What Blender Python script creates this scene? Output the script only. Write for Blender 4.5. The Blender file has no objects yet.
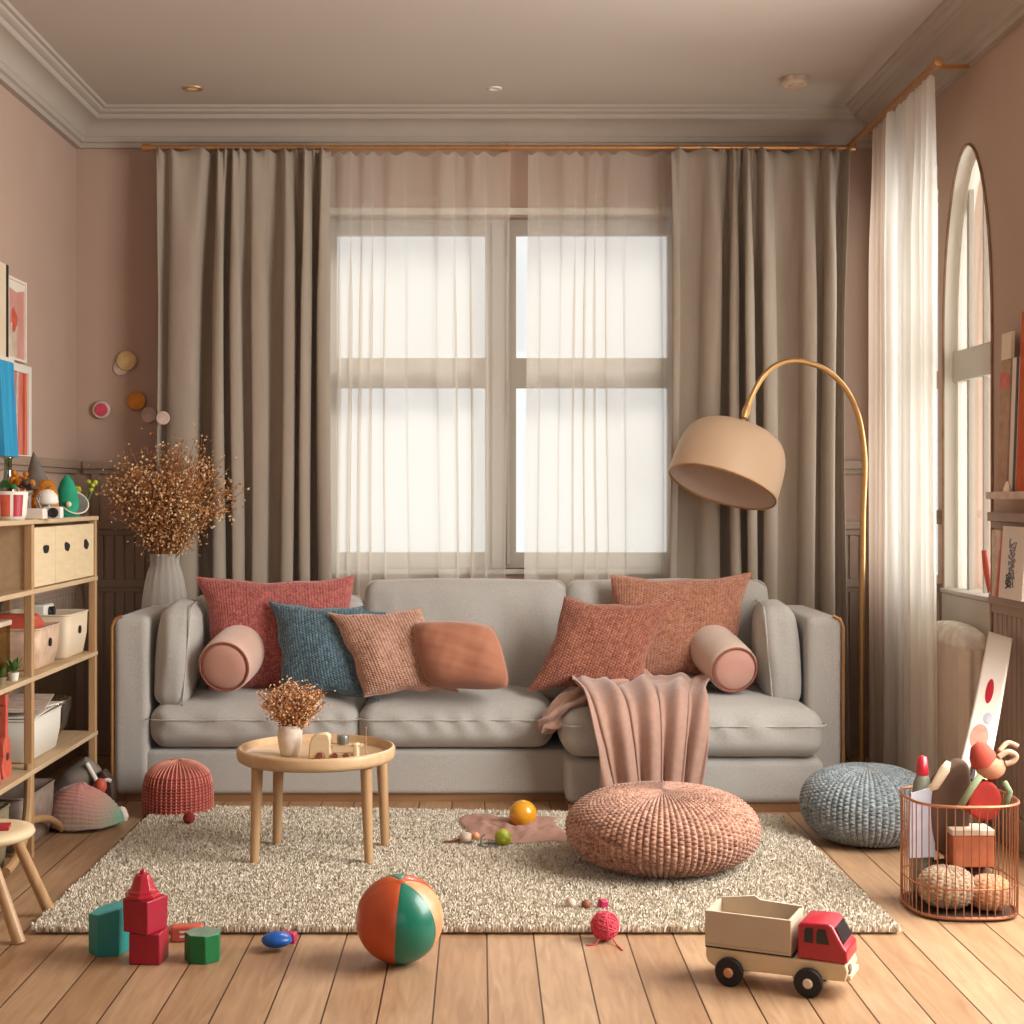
import bpy, bmesh, math, random
import numpy as np
from mathutils import Vector, Matrix, Euler
random.seed(7); RNG = np.random.default_rng(7)
PI = math.pi; R = math.radians
SC = bpy.context.scene; COL = SC.collection
F = 1500.0; EYE = 1.3                      # focal length in pixels, eye height (m); room faces +Y

# ------------------------------------------------------------------ materials
def lin(c):
    return tuple(((v/255)/12.92 if v/255 <= .04045 else ((v/255+.055)/1.055)**2.4) for v in c) + (1,)
def nmat(name):
    m = bpy.data.materials.new(name); m.use_nodes = True
    return m, m.node_tree.nodes, m.node_tree.links
def mat(name, col, rough=.6, col2=None, nscale=20, var=.5, bump=0, bscale=80, metal=0, spec=.5, sheen=0, stretch=None, coat=0, bdist=.004):
    m, n, l = nmat(name); b = n['Principled BSDF']
    b.inputs['Base Color'].default_value = lin(col); b.inputs['Roughness'].default_value = rough
    b.inputs['Metallic'].default_value = metal; b.inputs['Specular IOR Level'].default_value = spec
    b.inputs['Sheen Weight'].default_value = sheen; b.inputs['Coat Weight'].default_value = coat
    tc = n.new('ShaderNodeTexCoord'); mp = n.new('ShaderNodeMapping'); l.new(tc.outputs['Object'], mp.inputs[0])
    if stretch: mp.inputs['Scale'].default_value = stretch
    if col2 is None: col2 = tuple(max(0, v*.86) for v in col)
    t = n.new('ShaderNodeTexNoise'); t.inputs['Scale'].default_value = nscale; t.inputs['Detail'].default_value = 5
    l.new(mp.outputs[0], t.inputs['Vector'])
    r = n.new('ShaderNodeValToRGB'); r.color_ramp.elements[0].position = .5-.25*var-.02; r.color_ramp.elements[1].position = .5+.25*var+.02
    r.color_ramp.elements[0].color = lin(col2); r.color_ramp.elements[1].color = lin(col)
    l.new(t.outputs['Fac'], r.inputs[0]); l.new(r.outputs[0], b.inputs['Base Color'])
    if bump:
        t2 = n.new('ShaderNodeTexNoise'); t2.inputs['Scale'].default_value = bscale; t2.inputs['Detail'].default_value = 3
        l.new(mp.outputs[0], t2.inputs['Vector'])
        bp = n.new('ShaderNodeBump'); bp.inputs['Strength'].default_value = bump; bp.inputs['Distance'].default_value = bdist
        l.new(t2.outputs['Fac'], bp.inputs['Height']); l.new(bp.outputs[0], b.inputs['Normal'])
    return m
def attr_mat(name, rough=.85, sheen=.3, bump=.3, bscale=300):
    m, n, l = nmat(name); b = n['Principled BSDF']; b.inputs['Roughness'].default_value = rough
    b.inputs['Sheen Weight'].default_value = sheen; b.inputs['Specular IOR Level'].default_value = .25
    a = n.new('ShaderNodeAttribute'); a.attribute_name = 'yarn'; l.new(a.outputs['Color'], b.inputs['Base Color'])
    tc = n.new('ShaderNodeTexCoord'); t2 = n.new('ShaderNodeTexNoise'); t2.inputs['Scale'].default_value = bscale
    l.new(tc.outputs['Object'], t2.inputs['Vector'])
    bp = n.new('ShaderNodeBump'); bp.inputs['Strength'].default_value = bump; bp.inputs['Distance'].default_value = .002
    l.new(t2.outputs['Fac'], bp.inputs['Height']); l.new(bp.outputs[0], b.inputs['Normal'])
    return m
def sheer_mat(name, col, clear=.45, trans=.6):
    m, n, l = nmat(name); n.remove(n['Principled BSDF']); out = n['Material Output']
    d = n.new('ShaderNodeBsdfDiffuse'); tr = n.new('ShaderNodeBsdfTranslucent'); tp = n.new('ShaderNodeBsdfTransparent')
    d.inputs[0].default_value = lin(col); tr.inputs[0].default_value = lin(col)
    m1 = n.new('ShaderNodeMixShader'); m1.inputs[0].default_value = trans; l.new(d.outputs[0], m1.inputs[1]); l.new(tr.outputs[0], m1.inputs[2])
    # threads: denser where the cloth is seen edge-on, as in a real weave
    lw = n.new('ShaderNodeLayerWeight'); lw.inputs['Blend'].default_value = .35
    mr = n.new('ShaderNodeMapRange'); mr.inputs['To Min'].default_value = clear; mr.inputs['To Max'].default_value = clear*.4
    l.new(lw.outputs['Facing'], mr.inputs['Value'])
    m2 = n.new('ShaderNodeMixShader'); l.new(mr.outputs[0], m2.inputs[0]); l.new(m1.outputs[0], m2.inputs[1]); l.new(tp.outputs[0], m2.inputs[2])
    l.new(m2.outputs[0], out.inputs[0]); return m
def glass_mat(name, tint=(255,255,255), clear=.9, rough=.03):
    m, n, l = nmat(name); n.remove(n['Principled BSDF']); out = n['Material Output']
    tp = n.new('ShaderNodeBsdfTransparent'); tp.inputs[0].default_value = lin(tint)
    g = n.new('ShaderNodeBsdfGlossy'); g.inputs['Roughness'].default_value = rough
    lw = n.new('ShaderNodeLayerWeight'); lw.inputs['Blend'].default_value = .3
    mr = n.new('ShaderNodeMapRange'); mr.inputs['To Min'].default_value = 1-clear; mr.inputs['To Max'].default_value = (1-clear)+.25
    l.new(lw.outputs['Fresnel'], mr.inputs['Value'])
    mx = n.new('ShaderNodeMixShader'); l.new(mr.outputs[0], mx.inputs[0]); l.new(tp.outputs[0], mx.inputs[1]); l.new(g.outputs[0], mx.inputs[2])
    l.new(mx.outputs[0], out.inputs[0]); return m
def plank_mat():
    m, n, l = nmat('oak_planks'); b = n['Principled BSDF']; b.inputs['Roughness'].default_value = .42; b.inputs['Specular IOR Level'].default_value = .35
    tc = n.new('ShaderNodeTexCoord'); mp = n.new('ShaderNodeMapping'); mp.inputs['Rotation'].default_value = (0, 0, R(90))
    mp.inputs['Location'].default_value = (0.3, -.02, 0)
    l.new(tc.outputs['Object'], mp.inputs[0])
    br = n.new('ShaderNodeTexBrick'); br.offset = .37; br.inputs['Scale'].default_value = 1
    br.inputs['Brick Width'].default_value = 3.1; br.inputs['Row Height'].default_value = .1375
    br.inputs['Mortar Size'].default_value = .0026; br.inputs['Mortar Smooth'].default_value = .2; br.inputs['Bias'].default_value = 0
    br.inputs['Color1'].default_value = (0.1,0.1,0.1,1); br.inputs['Color2'].default_value = (.9,.9,.9,1); br.inputs['Mortar'].default_value = (0,0,0,1)
    l.new(mp.outputs[0], br.inputs['Vector'])
    mp2 = n.new('ShaderNodeMapping'); mp2.inputs['Scale'].default_value = (9, .9, 9); l.new(tc.outputs['Object'], mp2.inputs[0])
    # offset grain per plank
    add = n.new('ShaderNodeVectorMath'); add.operation = 'ADD'; sc = n.new('ShaderNodeVectorMath'); sc.operation = 'SCALE'; sc.inputs['Scale'].default_value = 7
    l.new(br.outputs['Color'], sc.inputs[0]); l.new(mp2.outputs[0], add.inputs[0]); l.new(sc.outputs[0], add.inputs[1])
    w = n.new('ShaderNodeTexNoise'); w.inputs['Scale'].default_value = 3.2; w.inputs['Detail'].default_value = 8; w.inputs['Distortion'].default_value = 1.4
    l.new(add.outputs[0], w.inputs['Vector'])
    r = n.new('ShaderNodeValToRGB'); e = r.color_ramp.elements
    e[0].position = .25; e[0].color = lin((160,126,95)); e[1].position = .75; e[1].color = lin((194,160,126))
    l.new(w.outputs['Fac'], r.inputs[0])
    hs = n.new('ShaderNodeMix'); hs.data_type = 'RGBA'; hs.blend_type = 'MULTIPLY'; hs.inputs['Factor'].default_value = 1
    r2 = n.new('ShaderNodeValToRGB'); r2.color_ramp.elements[0].color = lin((224,212,200)); r2.color_ramp.elements[1].color = lin((255,255,255))
    l.new(br.outputs['Color'], r2.inputs[0]); l.new(r.outputs[0], hs.inputs['A']); l.new(r2.outputs[0], hs.inputs['B'])
    mx = n.new('ShaderNodeMix'); mx.data_type = 'RGBA'; l.new(br.outputs['Fac'], mx.inputs['Factor']); l.new(hs.outputs['Result'], mx.inputs['A'])
    mx.inputs['B'].default_value = lin((70,44,24)); l.new(mx.outputs['Result'], b.inputs['Base Color'])
    bp = n.new('ShaderNodeBump'); bp.inputs['Strength'].default_value = .5; bp.inputs['Distance'].default_value = .003; bp.invert = True
    l.new(br.outputs['Fac'], bp.inputs['Height']); l.new(bp.outputs[0], b.inputs['Normal'])
    return m
def wood(name, c, c2, rough=.45, axis=2):
    s = [14, 14, 14]; s[axis] = 1.2
    return mat(name, c, rough, c2, nscale=3, var=1, bump=.12, bscale=6, stretch=tuple(s))

M = {}
M['wall'] = mat('dusty_pink_plaster', (180,153,136), .9, (175,148,131), 3, 1, bump=.05, bscale=60)
M['wainscot'] = mat('dusty_pink_paint', (158,136,119), .6, (153,131,114), 4, 1)
M['ceil'] = mat('warm_white_plaster', (184,173,160), .95, (180,169,156), 2, 1)
M['cornice'] = mat('cornice_paint', (172,160,147), .8, (167,155,142), 3, 1)
M['trimgrey'] = mat('window_paint', (184,176,164), .6, (179,171,159), 4, 1)
M['white_paint'] = mat('white_paint', (226,220,208), .6, (220,214,202), 4, 1)
M['floor'] = plank_mat()
M['drape'] = mat('taupe_linen', (164,150,134), .9, (154,140,124), 30, 1, bump=.15, bscale=500, sheen=.3, stretch=(1,1,.15))
M['sheer'] = sheer_mat('beige_voile', (240,234,224), .5, .6)
M['sheer_white'] = sheer_mat('white_voile', (250,247,240), .18, .65)
M['sheer_blush'] = sheer_mat('blush_voile', (214,196,180), .12, .45)
M['brass'] = mat('brushed_brass', (220,178,122), .34, (208,164,108), 30, 1, metal=.85)
M['rodbrass'] = mat('copper_gold_rod', (196,146,96), .38, (178,128,80), 30, 1, metal=.7)
M['sofa'] = mat('grey_wool_upholstery', (192,188,181), .92, (154,150,143), 300, 1, bump=.25, bscale=420, sheen=.25)
M['sofa_pipe'] = mat('grey_piping', (196,190,180), .9)
M['plinth'] = wood('sofa_plinth_oak', (150,112,76), (128,90,58), .5, 0)
M['oak'] = wood('light_oak', (196,158,116), (172,134,94), .4, 2)
M['oakx'] = wood('light_oak_top', (210,176,136), (192,156,114), .4, 0)
M['pine'] = wood('pale_birch', (206,178,142), (188,160,122), .5, 1)
M['pinez'] = wood('birch_post', (186,148,106), (166,128,86), .5, 2)
M['yarn'] = attr_mat('chunky_yarn')
M['knit'] = attr_mat('knitted_wool', bump=.2)
M['velvet'] = mat('terracotta_velvet', (168,110,82), .85, (148,92,68), 9, 1, sheen=.3, bump=.08, bscale=60)
M['blush'] = mat('blush_velvet', (214,176,158), .8, (204,166,148), 9, 1, sheen=.4)
M['blush2'] = mat('deeper_blush_velvet', (194,144,126), .8, (184,134,116), 9, 1, sheen=.4)
M['mauve'] = mat('mauve_velvet', (196,148,132), .8, (184,134,118), 9, 1, sheen=.4)
M['taupev'] = mat('taupe_velvet', (204,178,160), .8, (192,166,148), 9, 1, sheen=.4)
M['cord'] = mat('rust_cord', (150,86,66), .8)
M['throw'] = mat('dusty_rose_wool', (178,140,122), .88, (164,126,108), 40, 1, bump=.2, bscale=260, sheen=.5)
M['shade'] = mat('matte_beige_metal', (202,172,142), .5, (198,168,138), 4, 1, spec=.4)
M['shade_in'] = mat('shade_lining', (220,198,180), .7, (216,194,176), 4, 1)
M['cream'] = mat('cream_paint', (226,208,180), .55, (220,200,170), 8, 1)
M['creamwood'] = mat('cream_wood', (226,204,166), .5, (214,190,150), 10, 1, stretch=(1,1,6))
M['red'] = mat('red_paint', (178,30,48), .32, (164,24,42), 12, 1, coat=.3)
M['redb'] = mat('crimson_block', (166,28,52), .4, (150,22,44), 14, 1)
M['teal'] = mat('teal_block', (30,140,132), .45, (24,122,116), 14, 1)
M['green'] = mat('green_block', (14,120,62), .45, (10,104,52), 14, 1)
M['orange'] = mat('orange_vinyl', (190,80,36), .38, (178,70,30), 10, 1, coat=.2)
M['ballgreen'] = mat('green_vinyl', (16,116,92), .33, (12,104,82), 10, 1, coat=.2)
M['peach'] = mat('peach_vinyl', (236,164,116), .38)
M['black'] = mat('black_rubber', (22,20,20), .6)
M['darkwin'] = mat('dark_glass', (36,40,44), .15)
M['blue'] = mat('blue_plastic', (22,96,190), .3)
M['yellow'] = mat('amber_ball', (222,160,36), .25, (206,138,24), 30, 1, coat=.4)
M['pink'] = mat('pink_yarn', (222,84,100), .85, (196,62,80), 60, 1, bump=.6, bscale=120)
M['magenta'] = mat('magenta_plastic', (190,44,90), .5)
M['brown'] = mat('brown_wood_bead', (140,76,52), .6)
M['lime'] = mat('lime_paint', (190,190,50), .5, (90,110,30), 60, 1)
M['paper'] = mat('art_paper', (226,214,200), .9, (220,208,194), 6, 1)
M['ceramic'] = mat('speckled_ceramic', (222,210,194), .7, (196,180,160), 30, 1, bump=.2, bscale=40)
M['stem'] = mat('dried_stem', (170,116,66), .8, (140,90,50), 20, 1)
M['seed'] = attr_mat('dried_seed_heads', rough=.5, sheen=0, bump=0)
M['glass'] = glass_mat('clear_glass', (250,250,248), .93)
M['vaseglass'] = sheer_mat('frosted_vase_glass', (238,234,226), .62, .5)
M['greenglass'] = glass_mat('green_glass', (60,170,90), .7, .05)
M['copper'] = mat('rose_gold_wire', (186,128,96), .4, (166,110,80), 20, 1, metal=.8)
M['amber'] = mat('amber_fur', (206,130,30), .9, (140,78,16), 60, 1, bump=.8, bscale=90)
M['greyfelt'] = mat('grey_felt', (110,100,92), .9)
M['coral'] = mat('coral_paint', (214,96,74), .5)
M['skyblue'] = mat('turquoise_print', (52,178,206), .7, (40,120,190), 6, 1, stretch=(1,6,.4))
M['orangepaint'] = mat('orange_canvas', (206,96,40), .8, (184,70,30), 10, 1)
M['darkbrown'] = mat('dark_brown_leather', (72,52,42), .6)
M['olive'] = mat('olive_canvas', (140,126,98), .85)
M['pleat'] = mat('pleated_cream_cotton', (214,198,180), .9, (206,188,168), 20, 1, sheen=.2)
M['ledge'] = mat('cream_ledge', (214,192,168), .6)
M['plant'] = mat('plant_leaf', (96,130,58), .6, (60,96,40), 30, 1)
M['silver'] = mat('grey_metal', (150,148,142), .35, metal=.6)

# ------------------------------------------------------------------ object helpers
def link(o): COL.objects.link(o); return o
def thing(name, label, cat, loc=(0,0,0), rot=0, group=None):
    o = link(bpy.data.objects.new(name, None)); o.location = loc; o.rotation_euler = rot if isinstance(rot, tuple) else (0,0,rot)
    o.empty_display_size = .05
    return tag(o, label, cat, group)
def tag(o, label, cat, group=None):
    o['label'] = label; o['category'] = cat
    if group: o['group'] = group
    return o
def place(o, parent, world):
    if parent is not None:
        o.parent = parent
        if world:   # geometry given in room coordinates: bring it into the thing's own frame
            mw = Matrix.LocRotScale(parent.location, parent.rotation_euler, None)
            if parent.parent: 
                g = parent.parent; mw = Matrix.LocRotScale(g.location, g.rotation_euler, None) @ mw
            o.data.transform(mw.inverted())
def fin(bm, name, m, parent=None, smooth=False, world=True, bev=0, loc=None):
    bmesh.ops.recalc_face_normals(bm, faces=bm.faces)
    me = bpy.data.meshes.new(name); bm.to_mesh(me); bm.free()
    ms = m if isinstance(m, (list, tuple)) else [m]
    for x in ms: me.materials.append(x)
    if smooth:
        for p in me.polygons: p.use_smooth = True
    o = link(bpy.data.objects.new(name, me)); place(o, parent, world)
    if parent is None and loc is not None:
        me.transform(Matrix.Translation(-Vector(loc))); o.location = loc
    if bev:
        b = o.modifiers.new('bevel', 'BEVEL'); b.width = bev; b.segments = 3; b.limit_method = 'ANGLE'; b.angle_limit = R(40)
        for p in me.polygons: p.use_smooth = True
        if hasattr(me, 'set_sharp_from_angle'): me.set_sharp_from_angle(angle=R(50))
        b.harden_normals = False
    return o
def fin_auto(bm, name, m, parent=None, ang=35, **k):
    o = fin(bm, name, m, parent, smooth=True, **k)
    o.data.set_sharp_from_angle(angle=R(ang)); return o
def soft(o):
    for m_ in list(o.modifiers): o.modifiers.remove(m_)
    bm = bmesh.new(); bm.from_mesh(o.data); bmesh.ops.inset_region(bm, faces=[f for f in bm.faces if len(f.verts) > 4], thickness=.012, depth=0); bm.to_mesh(o.data); bm.free()
    s_ = o.modifiers.new('soft', 'SUBSURF'); s_.levels = s_.render_levels = 3
    for p_ in o.data.polygons: p_.use_smooth = True
    return o
def struct(o): o['kind'] = 'structure'; return o
def B(): return bmesh.new()
def box(bm, x0, x1, y0, y1, z0, z1, mi=0, rot=None, piv=None):
    vs = [bm.verts.new((x, y, z)) for x in (x0, x1) for y in (y0, y1) for z in (z0, z1)]
    for f in ((0,1,3,2),(4,6,7,5),(0,4,5,1),(2,3,7,6),(0,2,6,4),(1,5,7,3)):
        bm.faces.new([vs[i] for i in f]).material_index = mi
    if rot is not None:
        p = Vector(piv) if piv is not None else Vector(((x0+x1)/2, (y0+y1)/2, (z0+z1)/2))
        bmesh.ops.rotate(bm, verts=vs, cent=p, matrix=Euler(rot).to_matrix())
    return vs
def ring(bm, c, u, v, r, seg, r2=None):
    r2 = r if r2 is None else r2
    return [bm.verts.new(c + u*(r*math.cos(2*PI*i/seg)) + v*(r2*math.sin(2*PI*i/seg))) for i in range(seg)]
def bridge(bm, a, b, mi=0):
    n = len(a)
    for i in range(n): bm.faces.new((a[i], a[(i+1)%n], b[(i+1)%n], b[i])).material_index = mi
def tube(bm, pts, r, seg=10, cap=True, mi=0, closed=False):
    pts = [Vector(p) for p in pts]; rs = r if isinstance(r, (list, tuple)) else [r]*len(pts)
    rings = []; up = None
    for i, p in enumerate(pts):
        if closed: t = pts[(i+1) % len(pts)] - pts[i-1]
        else: t = (pts[min(i+1, len(pts)-1)] - pts[max(i-1, 0)])
        t.normalize()
        if up is None:
            up = Vector((0,0,1)) if abs(t.z) < .9 else Vector((0,1,0))
        u = (up - t*up.dot(t)).normalized(); v = t.cross(u); up = u
        rings.append(ring(bm, p, u, v, rs[i], seg))
    for a, b in zip(rings, rings[1:]): bridge(bm, a, b, mi)
    if closed: bridge(bm, rings[-1], rings[0], mi)
    elif cap:
        bm.faces.new(rings[0]).material_index = mi; bm.faces.new(rings[-1]).material_index = mi
def lathe(bm, prof, c=(0,0,0), seg=32, axis=None, mi=0, sx=1, sy=1):
    """prof: list of (r, h)."""
    c = Vector(c); rows = []
    if axis is None: U, V, W = Vector((1,0,0)), Vector((0,1,0)), Vector((0,0,1))
    else:
        W = Vector(axis).normalized(); U = W.orthogonal().normalized(); V = W.cross(U)
    for r, h in prof:
        if r < 1e-5: rows.append([bm.verts.new(c + W*h)])
        else: rows.append(ring(bm, c + W*h, U*sx, V*sy, r, seg))
    for a, b in zip(rows, rows[1:]):
        if len(a) == 1 and len(b) == 1: continue
        if len(a) == 1:
            for i in range(seg): bm.faces.new((a[0], b[i], b[(i+1)%seg])).material_index = mi
        elif len(b) == 1:
            for i in range(seg): bm.faces.new((a[i], a[(i+1)%seg], b[0])).material_index = mi
        else: bridge(bm, a, b, mi)
def ball(bm, c, r, seg=24, sz=1, mi=0):
    n = seg//2
    lathe(bm, [(r*math.sin(PI*i/n), -r*sz*math.cos(PI*i/n)) for i in range(n+1)], c, seg, mi=mi)
def prism(bm, poly, axis, a, b, mi=0):
    """extrude a 2-D outline; axis 'x': poly=(y,z), 'y': (x,z), 'z': (x,y)"""
    def P(p, t): return {'x': (t, p[0], p[1]), 'y': (p[0], t, p[1]), 'z': (p[0], p[1], t)}[axis]
    A = [bm.verts.new(P(p, a)) for p in poly]; Bv = [bm.verts.new(P(p, b)) for p in poly]
    bm.faces.new(A).material_index = mi; bm.faces.new(Bv).material_index = mi; bridge(bm, A, Bv, mi)
def grid_obj(name, P, m, parent=None, closed_u=False, closed_v=False, colors=None, world=True, thick=0, smooth=True, loc=None):
    """P: (nu, nv, 3) array of points."""
    nu, nv = P.shape[:2]; idx = np.arange(nu*nv).reshape(nu, nv)
    a = idx if closed_u else idx[:-1]; 
    iu = np.arange(nu if closed_u else nu-1); iv = np.arange(nv if closed_v else nv-1)
    A = idx[np.ix_(iu, iv)]; Bq = idx[np.ix_((iu+1) % nu, iv)]; Cq = idx[np.ix_((iu+1) % nu, (iv+1) % nv)]; D = idx[np.ix_(iu, (iv+1) % nv)]
    q = np.stack([A, Bq, Cq, D], -1).reshape(-1, 4)
    me = bpy.data.meshes.new(name); me.from_pydata(P.reshape(-1, 3).tolist(), [], q.tolist())
    if smooth: me.polygons.foreach_set('use_smooth', [True]*len(me.polygons))
    if colors is not None:
        ca = me.color_attributes.new('yarn', 'FLOAT_COLOR', 'POINT')
        c = np.ones((nu*nv, 4)); c[:, :3] = colors.reshape(-1, 3); ca.data.foreach_set('color', c.ravel())
    me.materials.append(m); me.update()
    o = link(bpy.data.objects.new(name, me)); place(o, parent, world)
    if parent is None and loc is not None:
        me.transform(Matrix.Translation(-Vector(loc))); o.location = loc
    if thick:
        s = o.modifiers.new('thickness', 'SOLIDIFY'); s.thickness = thick; s.offset = 0
    return o
def copy_tree(src, **kw):
    def cp(o, par):
        c = o.copy(); COL.objects.link(c); c.parent = par
        for ch in [x for x in bpy.data.objects if x.parent == o]: cp(ch, c)
        return c
    r = cp(src, None)
    for k, v in kw.items():
        if k in ('label', 'group'): r[k] = v
        else: setattr(r, k, v)
    return r
def fbm(x, y, seed=0, o=4):
    s = np.zeros_like(x, dtype=float); rg = np.random.default_rng(seed); a = 1
    for k in range(o):
        for _ in range(3):
            th = rg.uniform(0, 2*PI); ph = rg.uniform(0, 2*PI); f = 2**k*rg.uniform(.7, 1.3)
            s += a*np.sin(f*(x*math.cos(th)+y*math.sin(th)) + ph)/3
        a *= .5
    return s
def W(px, py, Z): return Vector(((px-480)*Z/F, Z, EYE-(py-495)*Z/F))

# ------------------------------------------------------------------ room shell
XL, XR, YB, HC = -2.02, 1.985, 7.5, 3.2
def wall_cells(name, us, zs, holes, axis, pos, th, m, extra=None):
    """wall in plane axis=pos, u runs along the wall; cells in `holes` (index pairs) are left open"""
    bm = B(); g = {}
    def v(u, z):
        k = (round(u, 4), round(z, 4))
        if k not in g: g[k] = bm.verts.new((u, pos, z) if axis == 'y' else (pos, u, z))
        return g[k]
    for i in range(len(us)-1):
        for j in range(len(zs)-1):
            if (i, j) in holes: continue
            bm.faces.new((v(us[i], zs[j]), v(us[i+1], zs[j]), v(us[i+1], zs[j+1]), v(us[i], zs[j+1])))
    if extra: extra(bm, v)
    d = bmesh.ops.extrude_face_region(bm, geom=list(bm.faces))
    vs = [e for e in d['geom'] if isinstance(e, bmesh.types.BMVert)]
    bmesh.ops.translate(bm, verts=vs, vec=(0, th, 0) if axis == 'y' else (th, 0, 0))
    return struct(fin(bm, name, m))
bm = B(); box(bm, XL-.3, XR+.3, -.3, YB+.3, -.12, 0); struct(fin(bm, 'floor', M['floor']))
bm = B(); box(bm, XL-.3, XR+.3, -.3, YB+.3, HC, HC+.15); struct(fin(bm, 'ceiling', M['ceil']))
wall_cells('wall_back', [XL, -.775, 1.0, XR], [0, .93, 2.69, HC], {(1, 1)}, 'y', YB, .25, M['wall'])
wall_cells('wall_front_added', [XL, -1.3, 1.3, XR], [0, .5, 2.8, HC], {(1, 1)}, 'y', -.3, -.25, M['wall'])  # unseen wall added behind the camera; its opening narrows the frontal sky fill
wall_cells('wall_left', [-.3, YB], [0, HC], set(), 'x', XL, -.25, M['wall'])
# right wall: off-camera daylight opening, arched window, window behind the sheer
A0, A1, AZ0, ASP, ATOP = 5.80, 6.42, .89, 1.95, 2.73
ac, aa = (A0+A1)/2, (A1-A0)/2
def arch_pts(n=24, a=aa, b=ATOP-ASP): return [(ac-a*math.cos(PI*i/n), ASP+b*math.sin(PI*i/n)) for i in range(n+1)]
def arch_fill(bm, v):
    pts = arch_pts(); h = len(pts)//2
    prev = (A0, ATOP)
    for i in range(h): bm.faces.new((v(*pts[i]), v(*pts[i+1]), v(A0, ATOP)))
    for i in range(h, len(pts)-1): bm.faces.new((v(*pts[i]), v(*pts[i+1]), v(A1, ATOP)))
us = [-.3, 3.2, 5.15, A0, A1, 6.5, 7.36, YB]; zs = [0, .3, AZ0, ASP, ATOP, 2.9, HC]
holes = {(1, j) for j in (1,2,3,4)} | {(3, 2), (3, 3)} | {(5, 2), (5, 3)}
wall_cells('wall_right', us, zs, holes, 'x', XR, .25, M['wall'], arch_fill)
# cornice: stepped and coved profile (distance out from wall d, z)
prof = [(0, 3.03), (.03, 3.03), (.035, 3.05), (.05, 3.055), (.055, 3.075), (.06, 3.08)]
prof += [(.06+.085*(1-math.cos(t*PI/12)), 3.08+.065*math.sin(t*PI/12)) for t in range(1, 7)]
prof += [(.15, 3.15), (.155, 3.165), (.17, 3.168), (.18, 3.175), (.185, 3.185), (.2, 3.187), (.205, HC)]
def cornice(name, a, b):
    bm = B(); rows = []
    for d, z in prof: rows.append([bm.verts.new(a(d) + (z,)), bm.verts.new(b(d) + (z,))])
    top = [bm.verts.new(a(0) + (HC,)), bm.verts.new(b(0) + (HC,))]
    rows.append(top); rows.append(rows[0])
    for p, q in zip(rows, rows[1:]): bm.faces.new((p[0], p[1], q[1], q[0]))
    return struct(fin_auto(bm, name, M['cornice'], ang=25))
cornice('trim_1', lambda d: (XL+d, YB-d), lambda d: (XR-d, YB-d))
cornice('trim_2', lambda d: (XL+d, -.3), lambda d: (XL+d, YB-d))
cornice('trim_3', lambda d: (XR-d, -.3), lambda d: (XR-d, YB-d))
# wainscot: panel rails, beadboard, base
def wainscot(name, axis, u0, u1, pos, sgn, rails, bands, top=None):
    bm = B()
    def bx(a, b, d, z0, z1):
        if axis == 'y': box(bm, a, b, pos-d if sgn < 0 else pos, pos if sgn < 0 else pos+d, z0, z1)
        else: box(bm, pos if sgn > 0 else pos-d, pos+d if sgn > 0 else pos, a, b, z0, z1)
    for z0, z1, d in rails: bx(u0, u1, d, z0, z1)
    for z0, z1 in bands:
        n = max(1, round((u1-u0)/.052)); w = (u1-u0)/n
        for i in range(n): bx(u0+i*w+.004, u0+(i+1)*w-.004, .012, z0, z1)
    o = fin(bm, name, M['wainscot']); 
    b = o.modifiers.new('bevel', 'BEVEL'); b.width = .003; b.segments = 2
    return struct(o)
rb = [(1.43, 1.47, .035), (1.405, 1.43, .02), (1.13, 1.17, .03), (1.10, 1.13, .018), (.84, .88, .022), (.815, .84, .014)]
wainscot('trim_4', 'y', XL+.04, -.79, YB, -1, rb, [(.88, 1.10), (.12, .815)])
wainscot('trim_5', 'y', 1.01, XR-.04, YB, -1, rb, [(.88, 1.10), (.12, .815)])
wainscot('trim_6', 'x', 2.0, YB-.04, XL, 1, rb, [(.88, 1.10), (.12, .815)])
rr = [(1.2, 1.235, .035), (1.175, 1.2, .02), (.885, .92, .03), (.85, .885, .018)]
wainscot('trim_7', 'x', 5.16, A0-.03, XR, -1, rr, [(.12, .85)])
wainscot('trim_8', 'x', A1+.03, 6.5, XR, -1, rr, [(.12, .85)])
# vertical panel stiles in the upper wainscot band
bm = B()
for x in (XL+.1, -1.66): box(bm, x-.02, x+.02, YB-.02, YB, 1.17, 1.405)
struct(fin(bm, 'trim_9', M['wainscot'], bev=.003))
def baseboard(name, x0, x1, y0, y1):
    bm = B(); box(bm, x0, x1, y0, y1, 0, .12); struct(fin(bm, name, M['wainscot'], bev=.006))
baseboard('baseboard_back', XL, XR, YB-.025, YB)
baseboard('baseboard_left', XL, XL+.025, -.3, YB-.026)
baseboard('baseboard_right', XR-.025, XR, -.3, YB-.026)

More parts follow.
